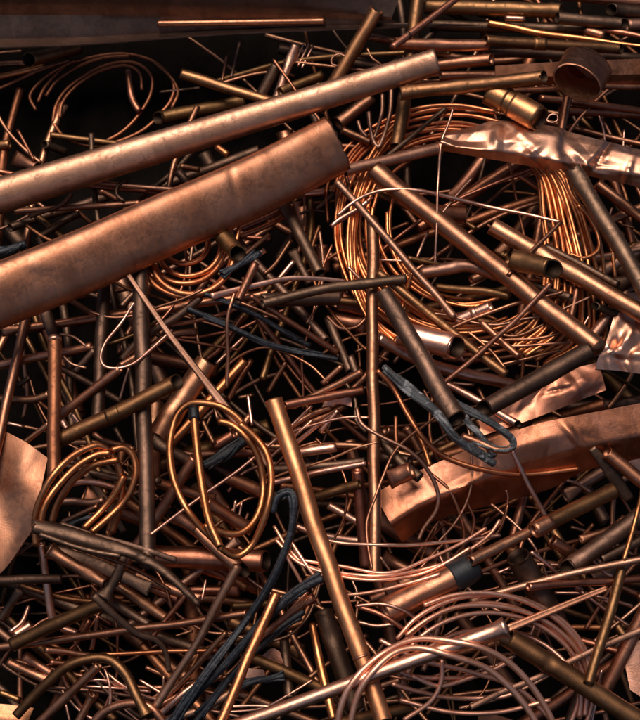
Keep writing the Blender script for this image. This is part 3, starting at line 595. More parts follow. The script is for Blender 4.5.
T(6.5, 'olive', 14, [(12, 645), (60, 622), (104, 603)], 'dark olive pipe rising to the right at lower left', flex=False)
W(7, 'dark', (8, 7, 6, 5), [(94, 596), (118, 618), (138, 634), (156, 640), (166, 652), (169, 672)], 'dark curled strip bending over from the pinched foot pipe', flat=.4)
T(6, 'pipe', 8, [(-30, 651), (100, 634), (248, 614)], 'long brown rod lying nearly level across the lower left', flex=False)
T(5, 'orange', 5, [(100, 655), (160, 651), (218, 650)], 'glowing orange rod lying level above the brown arch at lower left', flex=False)
W(8, 'olive', 10, [(16, 716), (40, 690), (66, 668), (90, 659), (110, 660), (126, 674), (136, 694), (147, 716)], 'brown tube bent into an arch with a flared foot, bottom left', flare=(1, 1.5), ends=('o', 'o'), name='bent_tube')
T(7.4, 'pipe', 9, [(34, 728), (66, 697), (99, 665)], 'brown rod slanting up right beneath the arch tube'); W(7.5, 'pipe', 9, [(88, 730), (104, 712), (126, 704), (148, 706), (164, 722)], 'second smaller arched tube at the bottom edge', name='bent_tube')
T(6, 'pipe', 8, [(74, 730), (94, 693)], 'short brown rod with a forked top at the bottom left', flare=(1, 1.6), rough_end=.4)
for p in ([(86, 680), (110, 682), (140, 700), (160, 706)], [(84, 686), (116, 688), (150, 692)], [(106, 672), (124, 686), (150, 698), (170, 700)], [(104, 668), (109, 710)], [(66, 704), (70, 722)], [(62, 690), (96, 720)], [(140, 680), (166, 696)]):
    W(5, 'pink', 3.4, p, None)
W(6, 'pink', 5, [(10, 632), (22, 622), (29, 606)], None); T(5, 'pink', 11, [(14, 636), (32, 624)], None)
SH(6, 'sheet', [[(-40, 704, 0), (0, 704, 0), (34, 708, 0)], [(-40, 716, 2), (0, 718, 3), (28, 722, 0)], [(-40, 740, 0), (0, 740, 0), (20, 740, 0)]], 'brown copper scrap in the bottom left corner', name='copper_scrap', cat='scrap')
T(5, 'dark', 8, [(-10, 676), (20, 710)], None); T(5, 'gold', 6, [(0, 692), (20, 700)], None)
W(4, 'pink', 3, [(150, 700), (162, 690), (164, 676)], None)
# --- bottom middle: burnt cables and bright pipe
T(4.5, 'red', 22, [(150, 556), (266, 561)], 'fat reddish pipe lying level below the oval loop', cuts=(.2, .4)); T(6.5, 'pipe', (11, 13, 16), [(196, 528), (220, 552), (242, 570)], 'brown tube with a dark open end just under the oval loop', cuts=(.2, .8), dz=(0, 14), flex=False)
W(7.3, 'char', 9.5, [(274, 512), (278, 498), (290, 493), (294, 506), (290, 536), (276, 570), (256, 606), (228, 646), (194, 692), (172, 724)], 'long charred cable with a hooked top, sweeping down left', name='burnt_cable', cat='cable')
W(7, 'char', 11, [(322, 578), (296, 592), (262, 622), (228, 662), (196, 694), (166, 730)], 'thick charred cable beside the hooked one, ending at the bottom', name='burnt_cable', cat='cable', core=(.86, 1.02))
W(6.6, 'char', 9, [(304, 612), (278, 630), (250, 656), (226, 684), (196, 722)], 'charred cable lying deepest under the orange rod at the bottom', name='burnt_cable', cat='cable')
W(6.7, 'pipe', (9, 8, 9, 14), [(250, 646), (272, 628), (294, 610), (314, 597)], 'stripped copper cable end, flared, beside the charred cables', name='stripped_cable', cat='cable', ends=('r', 'o'))
W(7.1, 'patina', (10, 9, 8, 9), [(238, 566), (218, 604), (194, 648), (156, 706)], 'pinkish rod with charred spots left of the hooked cable', ends=('r', 'r'))
W(5.5, 'char', 8, [(232, 690), (252, 682), (284, 676)], None, name='burnt_cable', cat='cable')
for p, m in (([(226, 632), (196, 666), (164, 700)], 'pipe'), ([(160, 705), (190, 690), (222, 676)], 'red'), ([(158, 716), (182, 694), (206, 676)], 'pink'), ([(150, 640), (172, 612), (190, 590)], 'red')):
    W(5.6, m, 6, p, None)
T(8, 'orange', 10, [(276, 593), (250, 652), (220, 724)], 'orange rod standing tilted over the charred cables at the bottom', ends=('o', 'c'), flex=False)
T(5.8, 'orange', (7, 9, 9), [(312, 624), (322, 670), (334, 720)], 'thin orange rod with pointed top left of the dark fat pipe, bottom middle', flex=False)
T(5.6, 'dark', 19, [(323, 612), (356, 710)], 'dark fat pipe leaning against the bright orange pipe'); T(5, 'olive', 11, [(250, 656), (330, 692)], 'dark olive rod slanting behind the orange tilted rod')
SH(4.5, 'bright', [[(262, 656, 0), (272, 648, 2), (280, 652, 0)], [(262, 662, 0), (274, 663, 0), (284, 664, 0)]], 'pale copper flake behind the orange tilted rod', name='copper_scrap', cat='scrap'); SH(4.2, 'bright', [[(248, 668, 0), (264, 670, 0)], [(246, 678, 0), (266, 678, 0)]], 'small lower copper flake by the charred cables', name='copper_scrap', cat='scrap')
T(7.6, 'pink', (14, 14, 14, 15, 18), [(228, 728), (300, 702), (380, 672), (470, 640), (506, 627)], 'long pinkish pipe crossing low over the bright orange pipe, flared right end', rigid=True, flex=False, flare=(1, 1.25), name='long_pipe')
for p in ([(226, 712), (262, 708), (290, 694), (312, 680)], [(230, 706), (262, 706), (300, 710)], [(206, 580), (202, 600)], [(248, 578), (268, 592), (284, 598)]):
    W(5, 'pink', 3, p, None)
T(4, 'dark', 10, [(284, 640), (290, 700)], None); T(3, 'pipe', 8, [(190, 600), (260, 606)], None); T(3, 'red', 10, [(180, 590), (240, 590)], None); T(3.5, 'olive', 7, [(232, 606), (282, 604)], None)
T(5, 'pipe', 6, [(338, 700), (400, 680)], None)
# --- sweeping wires, right of the orange pipe
COIL(6.2, 'pale', 3.7, [[(274, 526), (288, 548), (308, 566), (340, 573), (380, 576), (420, 570), (452, 560), (486, 538), (500, 520)], [(276, 540), (298, 562), (330, 574), (370, 580), (412, 576), (440, 566), (470, 548)],
     [(300, 560), (340, 566), (388, 573), (430, 558), (460, 544), (486, 528)], [(284, 552), (300, 580), (306, 596)], [(290, 540), (310, 570), (322, 584)], [(340, 596), (372, 592), (410, 583), (440, 574)]],
     'loose bundle of thin pink wires sweeping level behind the bright orange pipe', name='wire_bundle')
W(6, 'pink', 4, [(318, 538), (350, 544), (400, 545), (450, 541), (500, 535)], 'single thin pink wire lying level right of the bright orange pipe')
W(5, 'pink', 3, [(352, 580), (357, 592), (354, 600)], None); W(6.5, 'red', 5, [(358, 606), (380, 614), (402, 628), (416, 640)], None); W(5, 'pink', 4.5, [(358, 622), (376, 626), (394, 624)], None)
W(7, 'pink', 3.6, [(356, 606), (380, 604), (402, 610), (420, 622), (432, 636)], 'thin pink wire arching left of the big bottom coil'); T(4, 'red', 10, [(370, 600), (420, 580)], None); T(4, 'pipe', 14, [(385, 592), (440, 566)], None)
COIL(7, 'pale', 4.9, [ell(486, 682, 104, 88, 150, -25, jit=.016), ell(484, 688, 96, 84, 165, -25, jit=.008), ell(487, 694, 104, 90, 140, -20, jit=.018), ell(488, 700, 98, 88, 150, -10, jit=.01), ell(490, 704, 92, 74, 160, -10, jit=.015), ell(480, 690, 112, 98, 120, 10, jit=.01), [(388, 664), (410, 676), (445, 678), (480, 675), (512, 660)], [(392, 684), (420, 692), (452, 698), (500, 697), (520, 690)],
      [(412, 676), (440, 686), (476, 676)], [(380, 640), (420, 660), (470, 672), (520, 690), (560, 730)], [(400, 700), (450, 712), (500, 712), (550, 700)], [(442, 660), (441, 682), (430, 702), (404, 720)]],
     'big loose coil of pink wire at the bottom right, farther turns', name='wire_coil')
COIL(8, 'pale', 6.4, [[(336, 740), (340, 710), (350, 686), (368, 665), (392, 648), (418, 639), (450, 641), (482, 648), (508, 662), (530, 684), (548, 712), (560, 740)], [(350, 740), (352, 716), (360, 690), (376, 668), (396, 652), (420, 648), (452, 656), (486, 668), (512, 690), (532, 716), (544, 740)]],
     'two near loops of pink wire at the bottom edge', name='wire_loop')
# --- bottom right
T(7.5, 'olive', 20, [(506, 638), (580, 683), (670, 739)], 'olive pipe with black open end running to the bottom right corner', cuts=(.5, .2), dz=(10, 0), flex=False)
T(7.3, 'pipe', (9, 7.5, 6), [(508, 629), (556, 609), (608, 588)], 'flat brown strip rising right from the flared pink pipe end', flat=.45, flex=False, ends=('c', 'c'), grooved=True)
T(6.6, 'red', 8, [(528, 587), (580, 583), (670, 577)], 'reddish rod lying level at right, with a blunt left end', flex=False); T(6.4, 'patina', 7, [(470, 602), (540, 582), (670, 552)], 'pinkish rod rising gently to the right edge above the level reddish rod', flex=False)
T(7.6, 'olive', 10.5, [(622, 569), (606, 626), (588, 684)], 'dark olive upright rod crossing the level reddish rod at right', flex=False); T(7, 'pipe', 14, [(660, 580), (604, 694)], 'brown pipe leaning at the right edge beside the dark olive upright rod')
T(7.2, 'patina', (6.5, 6.5), [(470, 707), (670, 617)], 'straight pinkish strip crossing under the olive corner pipe', flat=.5, ends=('c', 'c'))
T(5, 'dark', 24, [(518, 556), (556, 622)], 'thick dark pipe leaning behind the bottom right coil', ends=('o', 'o'), cuts=(.3, .2))
W(6, 'pink', 4.4, [(531, 552), (546, 563), (560, 575), (582, 590)], 'short bright wire slanting above the level reddish rod'); W(5, 'pink', 4, [(576, 588), (600, 606), (628, 626)], None)
for p in ([(534, 564), (560, 565)], [(498, 573), (510, 568)], [(555, 593), (590, 594), (612, 604)], [(570, 570), (590, 568)], [(590, 556), (604, 572), (612, 576)], [(596, 596), (632, 606)]): W(4.5, 'pink', 4, p, None)
T(4, 'dark', 14, [(590, 580), (640, 560)], None); T(4, 'red', 8, [(580, 640), (640, 650)], None); T(5, 'dark', 10, [(580, 690), (566, 730)], None)
SH(4, 'bright', [[(622, 650, 0), (640, 640, 4), (690, 640, 0)], [(630, 690, 0), (650, 700, 0), (690, 700, 0)]], 'pink copper sheet at the bottom right edge', name='copper_scrap', cat='scrap')
SH(4, 'sheet', [[(478, 712, 0), (500, 716, 3), (530, 726, 0)], [(478, 740, 0), (500, 740, 0), (530, 740, 0)]], None, name='copper_scrap', cat='scrap')
W(5, 'pink', 3.4, [(536, 622), (528, 640), (520, 648)], None); W(5, 'red', 3.4, [(544, 630), (552, 650), (546, 668)], None); W(5, 'pink', 4, [(480, 670), (500, 664), (514, 656)], None); W(5, 'pink', 3.4, [(592, 680), (590, 720)], None); W(4.6, 'pink', 4, [(590, 730), (598, 690), (602, 670)], None)


# buried pieces seen only in the dark gaps
frng = random.Random(5)
for q in range(175):
    m = frng.choice(['dark', 'pipe', 'red', 'dark', 'olive', 'rust', 'rust', 'pipe', 'patina'])
    cx, cy = frng.uniform(-40, 680), frng.uniform(-40, 760); a = frng.gauss(0, .6) + frng.choice([0, 0, .5, -.6, 1.3, 1.1])
    wd = frng.choice([3, 3.6, 4, 4.5, 5, 5, 6, 7, 8, 10, 13, 17]); ln = frng.uniform(60, 190) if wd < 9 else frng.uniform(35, 80)
    lv = frng.choice([0, 0, 0.4, 1, 1.4, 2, 2.6]) if cy > 175 else frng.choice([0, 0.2])
    if cy < 175 and cx < 250: continue
    T(lv, m, wd, [(cx - ln * math.cos(a), cy - ln * math.sin(a)), (cx + ln * math.cos(a), cy + ln * math.sin(a))], None, fill=True, flex=False)
for q in range(95):
    m = frng.choice(['dark', 'pipe', 'red', 'patina', 'rust', 'pipe', 'olive', 'red']); cx, cy = frng.uniform(0, 650), frng.uniform(185, 730)
    a = frng.gauss(.45, .5) if frng.random() < .6 else frng.uniform(-1.5, 1.5); wd = frng.choice([3.4, 4, 4.4, 5, 5.5, 6, 7, 9, 12]); ln = frng.uniform(50, 140)
    T(frng.choice([2, 2.6, 3, 3.4]), m, wd, [(cx - ln * math.cos(a), cy + ln * math.sin(a)), (cx + ln * math.cos(a), cy - ln * math.sin(a))], None, fill=True, flex=False)
for q in range(80):
    cx, cy = frng.uniform(0, 640), frng.uniform(190, 740); p = [(cx, cy)]; a = frng.uniform(0, 6.28); bd = frng.uniform(-.35, .35)
    for _ in range(frng.randint(4, 8)): a += bd + frng.uniform(-.25, .25); p.append((p[-1][0] + 24 * math.cos(a), p[-1][1] + 24 * math.sin(a)))
    W(frng.choice([1, 2, 2.4, 3, 4.3, 5]), frng.choice(['pipe', 'rust', 'red', 'patina', 'pipe']), frng.choice([2.6, 3.2, 3.6, 4.2]), p, None, fill=True)

TOL = 1.2
def profile(I, n):
    wd = I['w']
    if isinstance(wd, (int, float)): ws = np.full(n, float(wd))
    else: ws = np.interp(np.linspace(0, 1, n), np.linspace(0, 1, len(wd)), wd); ws = smooth(ws, max(1, n // 12))
    fl = I.get('flare')
    if fl:
        t = np.linspace(0, 1, n); L = n * 3.0; e = min(.3, 14 / L)
        ws = ws * (1 + (fl[0] - 1) * np.clip(1 - t / e, 0, 1) ** 1.6) * (1 + (fl[1] - 1) * np.clip(1 - (1 - t) / e, 0, 1) ** 1.6)
    return ws
def cross(P2):
    T2 = np.gradient(P2, axis=0); T2 /= np.linalg.norm(T2, axis=1)[:, None] + 1e-9
    return np.c_[-T2[:, 1], T2[:, 0]]
def solve(P2, rw, rd, drel, flex, base=None, keep=False):
    n = len(P2); Nn = cross(P2); off = np.linspace(-.95, .95, 7)
    s = np.full(n, -1e9)
    for f in off:
        hh = samp(P2[:, 0] + Nn[:, 0] * rw * f, P2[:, 1] + Nn[:, 1] * rw * f)
        s = np.maximum(s, hh + rd * math.sqrt(1 - f * f) - TOL)
    s = s - drel
    if base is not None: return np.full(n, float(base)) + drel
    if flex:
        d = s.copy(); st = np.r_[0, np.linalg.norm(np.diff(P2, axis=0), axis=1)]
        for i in range(1, n): d[i] = max(d[i], d[i - 1] - .30 * st[i])
        for i in range(n - 2, -1, -1): d[i] = max(d[i], d[i + 1] - .30 * st[i + 1])
        return smooth(d, 4) + drel
    t = np.linspace(0, 1, n)
    if keep: return np.percentile(s, 96) + drel
    return rest_line(t, s, .30, np.linalg.norm(P2[-1] - P2[0])) + drel
def raise_field(P2, rw, rd, d, n_id):
    f = np.linspace(-1, 1, max(5, int(rw.max() * 2.2) | 1)); Nn = cross(P2)
    m = max(1, int(np.ceil(np.linalg.norm(np.diff(P2, axis=0), axis=1).max() / .7))) if len(P2) > 1 else 1
    if m > 1:
        k = np.arange(len(P2)); kk = np.linspace(0, len(P2) - 1, (len(P2) - 1) * m + 1)
        P2 = np.c_[np.interp(kk, k, P2[:, 0]), np.interp(kk, k, P2[:, 1])]; Nn = np.c_[np.interp(kk, k, Nn[:, 0]), np.interp(kk, k, Nn[:, 1])]
        rw, rd, d = (np.interp(kk, k, v) for v in (rw, rd, d))
    x = P2[:, 0][:, None] + Nn[:, 0][:, None] * rw[:, None] * f; y = P2[:, 1][:, None] + Nn[:, 1][:, None] * rw[:, None] * f
    splat(x, y, d[:, None] + rd[:, None] * np.sqrt(np.clip(1 - f * f, 0, 1)), n_id)

ITEMS.sort(key=lambda I: I['lv'])
for k, I in enumerate(ITEMS):
    r = random.Random(1000 + k)
    if I['kind'] == 'tube':
        pts = np.array(I['pts'], float); P2 = catmull(pts); n = len(P2); L = np.linalg.norm(P2[-1] - P2[0])
        ws = profile(I, n); flat = I.get('flat', 1.0); flex = I.get('flex', False)
        Nn = cross(P2)
        wob = nz(n, 2 + L / 70, min(1.4, .006 * L), r) if not I.get('rigid') else 0
        if n > 6: P2 = P2 + Nn * (smooth(np.asarray(wob) + np.zeros(n), 3))[:, None]
        if I['label'] is None and len(pts) == 2 and ws.mean() < 9 and L > 40:
            tb = np.linspace(0, 1, n); P2 = P2 + Nn * (r.uniform(-.09, .09) * L * 4 * tb * (1 - tb) + r.uniform(-.03, .03) * L * np.sin(6.28 * tb))[:, None]
        dz = I.get('dz', (0, 0)); drel = np.linspace(dz[0], dz[1], n) - min(dz)
        I['P'], I['ws'] = P2, ws
        rw, rd = ws / 2, ws / 2 * flat
        I['d'] = solve(P2, rw, rd, drel, flex, I.get('base'), 'dz' in I)
        raise_field(P2, rw, rd, I['d'], k)
    elif I['kind'] == 'coil':
        I['S'] = []
        for st in I['strands']:
            P2 = catmull(st, step=3.0); n = len(P2); rw = np.full(n, I['w'] / 2)
            d = solve(P2, rw, rw, np.zeros(n), True)
            raise_field(P2, rw, rw, d, k); I['S'].append((P2, d))
    else:
        rails = I['rails']; sub = I.get('sub', 5)
        fine = bool(I.get('folds')); sub = 11 if fine else sub
        Q = [catmull(rl, step=1.6 if fine else 4.0) for rl in rails]; nu = max(len(q) for q in Q)
        Q = [np.c_[tuple(np.interp(np.linspace(0, 1, nu), np.linspace(0, 1, len(q)), q[:, c]) for c in range(3))] for q in Q]
        G = []
        for a, b in zip(Q, Q[1:]):
            for j in range(sub): G.append(a + (b - a) * j / sub)
        G.append(Q[-1]); G = np.stack(G, 1)
        if fine:                                                   # bends have a small radius
            for _ in range(3): G[:, 1:-1, 2] = .25 * G[:, :-2, 2] + .5 * G[:, 1:-1, 2] + .25 * G[:, 2:, 2]
                            # nu x nv x 3 (x, y, drel)
        jag = I.get('jag', 0)
        if jag:
            for _ in range(I.get('folds') or int(4 + nu * G.shape[1] / 60)):         # creases: folds across the sheet
                px, py = G[r.randrange(nu), r.randrange(G.shape[1]), :2]; a = r.uniform(0, math.pi)
                dd = (G[..., 0] - px) * math.cos(a) + (G[..., 1] - py) * math.sin(a)
                al = -(G[..., 0] - px) * math.sin(a) + (G[..., 1] - py) * math.cos(a)
                G[..., 2] += jag * r.uniform(-1, 1) * np.clip(1 - np.abs(dd) / r.uniform(4, 9), 0, 1) * np.exp(-(al / r.uniform(8, 22)) ** 2)
        s = (samp(G[..., 0], G[..., 1]) - G[..., 2])
        t = np.linspace(0, 1, nu)
        if I.get('base') is not None: base = np.full(nu, float(I['base']))
        elif I.get('tilt'):
            ln = np.interp(t, [0, 1], I['tilt']); base = ln + np.percentile((s - ln[:, None]).max(1), 88)
        else: base = rest_line(t, s.max(1) - TOL, .3, np.linalg.norm(G[-1, 0, :2] - G[0, 0, :2]))
        D = G[..., 2] + base[:, None] + 2.5
        I['G'], I['D'] = G, D
        up = 3 if fine else 6
        kx = np.linspace(0, nu - 1, (nu - 1) * up + 1); f0 = lambda A: np.stack([np.interp(kx, np.arange(nu), A[:, j]) for j in range(A.shape[1])], 1)
        ky = np.linspace(0, G.shape[1] - 1, (G.shape[1] - 1) * up + 1); f1 = lambda A: np.stack([np.interp(ky, np.arange(A.shape[1]), A[i]) for i in range(A.shape[0])], 0)
        splat(f1(f0(G[..., 0])), f1(f0(G[..., 1])), f1(f0(D)), k)

vis = ID[-Y0:-Y0 + 720, -X0:-X0 + 640]
cnt = np.bincount(vis[vis >= 0], minlength=len(ITEMS))
if __import__('os').environ.get('SCDBG'): print('FIELD max', H.max(), 'mean', H[160:880, 160:800].mean(), 'items', len(ITEMS), 'hidden fill', sum(1 for k, I in enumerate(ITEMS) if I.get('fill') and cnt[k] < 25), 'hidden other', [(I['mat'], I['pts'] if 'pts' in I else I['label'], int(cnt[k])) for k, I in enumerate(ITEMS) if not I.get('fill') and cnt[k] < 20])

# ------------------------------------------------------------------ labels for the lesser pieces: look + where they lie by named landmarks
MARKS = {'the thick grey pink pipe': [(60, 178), (200, 132), (340, 90)], 'the widest flattened pipe': [(40, 282), (150, 232), (270, 178)], 'the folded trough': [(60, 30), (200, 25), (330, 22)],
 'the short fat tube': [(582, 74)], 'the crushed bright pipe': [(500, 143), (590, 160)], 'the upright wire sheaf': [(560, 225)], 'the curved wire bundle': [(360, 225), (440, 330)], 'the long thick brown pipe': [(440, 223), (500, 270), (560, 318)],
 'the tall upright pipe': [(373, 300), (374, 400), (374, 500)], 'the bright orange pipe': [(280, 420), (310, 515), (345, 610), (372, 690)], 'the oval wire loop': [(222, 480)], 'the oval orange hank': [(88, 490)],
 'the grey upright pipe': [(143, 340), (146, 430), (148, 520)], 'the rusty upright pipe': [(55, 400)], 'the left copper plate': [(10, 490)], 'the folded copper strip': [(440, 490), (540, 450), (620, 430)],
 'the crumpled sheet': [(620, 345)], 'the taped fat pipe': [(430, 590)], 'the bottom right coil': [(480, 610), (570, 650)], 'the olive corner pipe': [(570, 680)], 'the long low pink pipe': [(300, 702), (440, 650)],
 'the charred cables': [(230, 650), (200, 690)], 'the brown arch tube': [(100, 662)], 'the small orange coil': [(190, 250)], 'the sagging charred cable': [(270, 340)], 'the ashy thick cable': [(440, 415)],
 'the dark open pipe': [(425, 365)], 'the hairpin cable': [(500, 435)], 'the level reddish rod': [(600, 582)], 'the dark olive rod': [(606, 626)], 'the crushed dark pipe': [(110, 550)], 'the fat reddish pipe': [(215, 560)],
 'the brown slanting pipe': [(600, 290)], 'the hollow coil': [(105, 70)], 'the orange tilted rod': [(250, 655)], 'the torn pipe end': [(335, 298)], 'the bronze fitting': [(515, 105)]}
def centre(I):
    if I['kind'] == 'sheet': return I['G'][..., :2].reshape(-1, 2).mean(0)
    P = I['P'] if I['kind'] == 'tube' else np.vstack([p for p, _ in I['S']])
    P = np.clip(P, (0, 0), (640, 720)); return P[len(P) // 2]
def look(I):
    if I['kind'] != 'tube': return 'small %s copper scrap' % COL[I['mat']]
    P, wm = I['P'], float(np.mean(I['ws'])); v = P[-1] - P[0]; a = math.degrees(math.atan2(-v[1], v[0])) % 180
    L = np.linalg.norm(v); ln = 'short ' if L < 45 else 'long ' if L > 150 else ''
    sz = 'hair-thin' if wm < 3.3 else 'thin' if wm < 6 else 'slim' if wm < 9.5 else 'thick' if wm > 15 else 'mid-sized'
    nm = 'cable' if I.get('cat') == 'cable' else 'wire' if I.get('flex') else 'rod' if wm < 8 else 'pipe'
    o = 'lying level' if a < 14 or a > 166 else 'rising right' if a < 66 else 'upright' if a < 114 else 'falling right'
    if I.get('flex') and len(I['pts']) > 3: o = 'curving'
    return '%s%s %s copper %s %s' % (ln, sz, COL[I['mat']], nm, o)
def where(c, m):
    j = min(MARKS[m], key=lambda q: (q[0] - c[0]) ** 2 + (q[1] - c[1]) ** 2); dx, dy = c[0] - j[0], c[1] - j[1]; ds = math.hypot(dx, dy)
    if ds < 16: w_ = 'close beside'
    elif abs(dx) > 2.2 * abs(dy): w_ = 'right of' if dx > 0 else 'left of'
    elif abs(dy) > 2.2 * abs(dx): w_ = 'below' if dy > 0 else 'above'
    else: w_ = ('lower' if dy > 0 else 'upper') + (' right of' if dx > 0 else ' left of')
    return ds, w_
used = {I['label'] for I in ITEMS if I['label']}
def autolabel(I):
    c = centre(I); lk = look(I)
    for ds, m, w_ in sorted((where(c, m)[0], m, where(c, m)[1]) for m in MARKS):
        for pre in ('just ' if ds < 45 else '', ):
            s = '%s, %s%s %s' % (lk, pre if w_ != 'close beside' else '', w_, m)
            if s not in used: used.add(s); return s
    return lk

GROUP = {'pipe': 'scrap pipes in the copper pile', 'rod': 'scrap rods in the copper pile', 'wire': 'loose wires in the copper pile', 'cable': 'burnt cables in the copper pile',
         'coil': 'wire coils in the copper pile', 'wire loop': 'wire loops in the copper pile', 'scrap': 'small copper scraps in the pile', 'sheet': 'crumpled copper sheets in the pile', 'plate': 'flat copper plates in the pile'}
# ------------------------------------------------------------------ build every piece as its own object
def sect(P2, d, ws, flat):
    P = to3d(P2[:, 0], P2[:, 1], d); mp = mpp(P2[:, 0], P2[:, 1], d)
    return P, ws / 2 * mp, ws / 2 * mp * flat
for k, I in enumerate(ITEMS):
    if I.get('fill') and cnt[k] < 25: continue
    if not I.get('fill') and cnt[k] < 6: continue
    r = random.Random(3000 + k); mat = I['mat']
    if I['kind'] == 'tube':
        P2, d, ws, flat = I['P'], I['d'], I['ws'], I.get('flat', 1.0)
        P, rw, rd = sect(P2, d, ws, flat); n = len(P); wm = float(ws.mean()); flex = I.get('flex', False)
        hollow = wm >= 7.5 and not flex
        ends = I.get('ends', ('o', 'o') if hollow else ('c', 'c')); sq = I.get('sq', 2.0)
        if n > 8:                                                  # small dents and ovality
            k1 = 1 + (smooth(nz(n, n / 30, .02, r), 12) if I.get('rigid') else smooth(nz(n, n / 5, .035, r), 2)); rw = rw * k1; rd = rd * (2 - k1)
            if hollow and not I.get('rigid') and not I.get('bands'):
                tt = np.linspace(0, 1, n)
                for _ in range(r.choice([0, 1, 1, 2])):            # knocks
                    k1 = r.uniform(.05, .16) * np.exp(-((tt - r.random()) * n / r.uniform(1.5, 3.5)) ** 2); rw = rw * (1 + .6 * k1); rd = rd * (1 - k1)
                if 'dz' not in I and I['label'] is None or I.get('fill'):
                    if r.random() < .4:                            # an end squashed by the shear
                        k1 = np.clip(1 - (tt if r.random() < .5 else 1 - tt) * n / 6, 0, 1) ** 1.3; rw = rw * (1 + .28 * k1); rd = rd * (1 - .62 * k1)
        if I.get('crush'):
            k1 = 1 + smooth(nz(n, n / 5, .10, r), 2); rd = rd * k1; rw = rw * (1 + smooth(nz(n, n / 7, .035, r), 3))
        cuts = I.get('cuts', (r.uniform(-.1, .35), r.uniform(-.1, .35)))
        sides = I.get('sides', 10 if wm < 5 else 16 if wm < 12 else 24 if wm < 30 else 40)
        shown = hollow and ('dz' in I or max(cuts) >= .4) and 'o' in ends      # its open mouth is seen: the inside, darkened in colour like shade, is a part
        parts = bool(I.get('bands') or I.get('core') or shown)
        B = Tube(); BO = [] if shown else None
        if I.get('cat') == 'cable' and n > 6:
            N3 = np.cross(np.gradient(P, axis=0), CAM - P); N3 /= np.linalg.norm(N3, axis=1)[:, None]; V3 = (CAM - P) / np.linalg.norm(CAM - P, axis=1)[:, None]
            for q in range(3):
                ph = q * 2.4 + r.uniform(-.4, .4) + np.linspace(0, r.uniform(1.5, 4), n); sp = 1 + smooth(nz(n, n / 6, .35, r), 2)
                Q = P + N3 * (np.cos(ph) * rw * .55 * sp * (1 + 1.3 * np.linspace(0, 1, n) ** 8 + 1.0 * np.linspace(1, 0, n) ** 10))[:, None] + V3 * (np.sin(ph) * rw * .5)[:, None]
                i0, i1 = r.randint(0, max(1, n // 9)), n - r.randint(0, max(1, n // 9))
                k1 = (.30 + .14 * r.random()) * (1 + smooth(nz(n, n / 3, .22, r), 1))
                B.sweep(Q[i0:i1], (rw * k1)[i0:i1], (rd * k1)[i0:i1], 9, ('r', 'r'), r=r)
            rw, rd = rw * .74, rd * .74
        B.sweep(P, rw, rd, sides, ends, I.get('wall', .15), sq, cuts, r, I.get('rough_end', .03 if hollow else 0), bore=BO, roll=I.get('roll', 0))
        if I.get('crease') or I.get('crush') or I.get('dents'):                      # hammered folds pushed in along the view of the face
            V = np.asarray(B.v); C0 = P[n // 2]; sc = float(rw.mean())
            for q in range(I.get('dents') or int(n * (0.55 if I.get('crease') else .22))):
                i = r.randrange(n); c = P[i] + (CAM - P[i]) / np.linalg.norm(CAM - P[i]) * rd[i] + np.array([r.uniform(-1, 1), 0, r.uniform(-1, 1)]) * sc * .8
                ax = np.array([r.uniform(-1, 1), r.uniform(-.4, .4), r.uniform(-1, 1)]); ax /= np.linalg.norm(ax); vd = (CAM - c) / np.linalg.norm(CAM - c)
                al = ax - (ax @ vd) * vd; al /= np.linalg.norm(al); pe = np.cross(al, vd)
                q1, q2 = (V - c) @ al, (V - c) @ pe
                front = np.clip(((V - c) @ vd) / (1.2 * float(rd.mean())) + 1.2, 0, 1)
                amp = (.30 if I.get('crease') else .16 if I.get('dents') else .10) * float(rd.mean()) * r.uniform(-1, .5)
                V = V + (amp * np.exp(-(q1 / (sc * r.uniform(.5, 1.3))) ** 2) * np.clip(1 - np.abs(q2) / (sc * r.uniform(.15, .45)), 0, 1) * front)[:, None] * vd
            B.v = list(V)
        if I.get('grooved'):
            for i in range(n):
                q = i * sides + sides // 4
                B.v[q] = B.v[q] + (P[i] - B.v[q]) * .6
        default = 'copper_wire' if flex else 'copper_pipe' if wm >= 8 else 'copper_rod'
        if parts:
            o = bpy.data.objects.new(I.get('name', default), None); S.collection.objects.link(o); o.location = P[n // 2]; o.empty_display_size = .02
            B.build('cable_sheath' if I.get('core') else 'rod_body' if not hollow else 'tube_wall', mat, o)
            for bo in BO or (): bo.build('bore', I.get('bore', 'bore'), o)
        else: o = B.build(I.get('name', default), mat)
        o['category'] = I.get('cat', {'copper_wire': 'wire', 'copper_pipe': 'pipe', 'copper_rod': 'rod'}[default])
        for f0, f1, bm, sc, nm in I.get('bands', ()):
            i0, i1 = int(round(f0 * (n - 1))), max(int(round(f1 * (n - 1))), int(round(f0 * (n - 1))) + 1)
            if i1 > n - 1: i0, i1 = n - 2 if i0 >= n - 1 else i0, n - 1
            t = np.linspace(i0, i1, max(3, (i1 - i0) + 1)); kk = np.arange(n)
            Pb = np.stack([np.interp(t, kk, P[:, c]) for c in range(3)], 1); rb, db = np.interp(t, kk, rw) * sc, np.interp(t, kk, rd) * sc
            if i0 == 0: Pb[0] -= (Pb[1] - Pb[0]) / np.linalg.norm(Pb[1] - Pb[0]) * .0006
            Bb = Tube(); Bb.sweep(Pb, rb, db, sides, ('c', 'c') if not ((i0 == 0 or i1 == n - 1) and nm != 'tape_wrap') else ('o', 'o'), .2, sq, (0, 0), r); Bb.build(nm, bm, o)
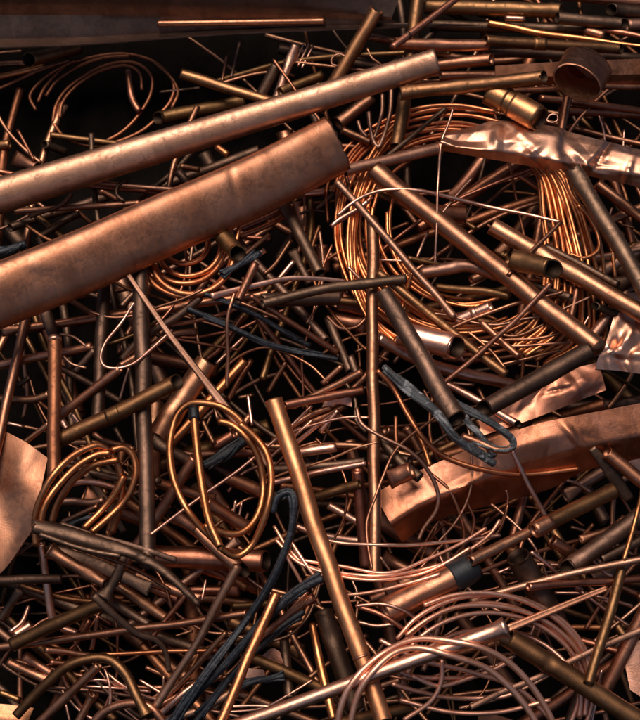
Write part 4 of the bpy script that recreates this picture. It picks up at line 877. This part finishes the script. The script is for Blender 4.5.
        if I.get('core'):
            f0, f1 = I['core']; dv = P[-1] - P[max(0, n - 4)]; dv /= np.linalg.norm(dv)
            i0 = int(f0 * (n - 1)); Pb = P[i0:].copy(); ln = np.linalg.norm(np.diff(P, axis=0), axis=1).sum()
            if f1 > 1: Pb = np.vstack([Pb, Pb[-1] + dv * ln * (f1 - 1)])
            sc = .75 if f1 > 1.01 else 1.05
            rb = np.full(len(Pb), rw[i0:].mean() * sc); Bb = Tube(); Bb.sweep(Pb, rb, rb, 14, ('c', 'c'), .2, 2.0, (0, 0), r); Bb.build('copper_core', 'pink' if f1 > 1.01 else 'pipe', o)
    elif I['kind'] == 'coil':
        B = Tube()
        for P2, d in I['S']:
            P, rw, rd = sect(P2, d, np.full(len(P2), float(I['w'])), 1.0); B.sweep(P, rw, rd, 10, ('r', 'r'), r=r)
        o = B.build(I.get('name', 'wire_coil'), mat); o['category'] = 'wire'
        o['category'] = {'wire_coil': 'coil', 'wire_loop': 'wire loop', 'wire_bundle': 'wires'}[I.get('name', 'wire_coil')]
    else:
        G, D = I['G'], I['D']; B = Tube(); B.sheet(to3d(G[..., 0], G[..., 1], D), .0011)
        o = B.build(I['name'], mat, None, False); o['category'] = I['cat']
    o['label'] = I['label'] or autolabel(I)
    o['group'] = GROUP.get(o['category'], 'loose pieces of scrap copper in the pile')

# ------------------------------------------------------------------ the slope of dirt under the scrap
gv, gf, gu = [], [], []
ys = [-30, -8, -2, -1.1, -.8, -.62, -.5] + [-.5 + .05 * i for i in range(1, 23)] + [.7, .8, 1.0, 1.5, 4, 30]
xs = [-30, -8, -3, -1.6, -1.0, -.7] + [-.6 + .05 * i for i in range(25)] + [.7, 1.0, 1.6, 3, 8, 30]
def gz(x, y):
    z = .45 + math.tan(SLOPE) * max(-.5, min(.62, y)) - .05
    side = max(0, abs(x) - .75); z = z * math.exp(-(side / .7) ** 2)
    return max(z, 0) + .004 * math.sin(x * 37 + y * 23) * math.sin(y * 41)
for y in ys:
    for x in xs: gv.append((x, y, gz(x, y))); gu.append((x, y))
nx = len(xs)
for j in range(len(ys) - 1):
    for i in range(nx - 1): gf.append((j * nx + i, j * nx + i + 1, (j + 1) * nx + i + 1, (j + 1) * nx + i))
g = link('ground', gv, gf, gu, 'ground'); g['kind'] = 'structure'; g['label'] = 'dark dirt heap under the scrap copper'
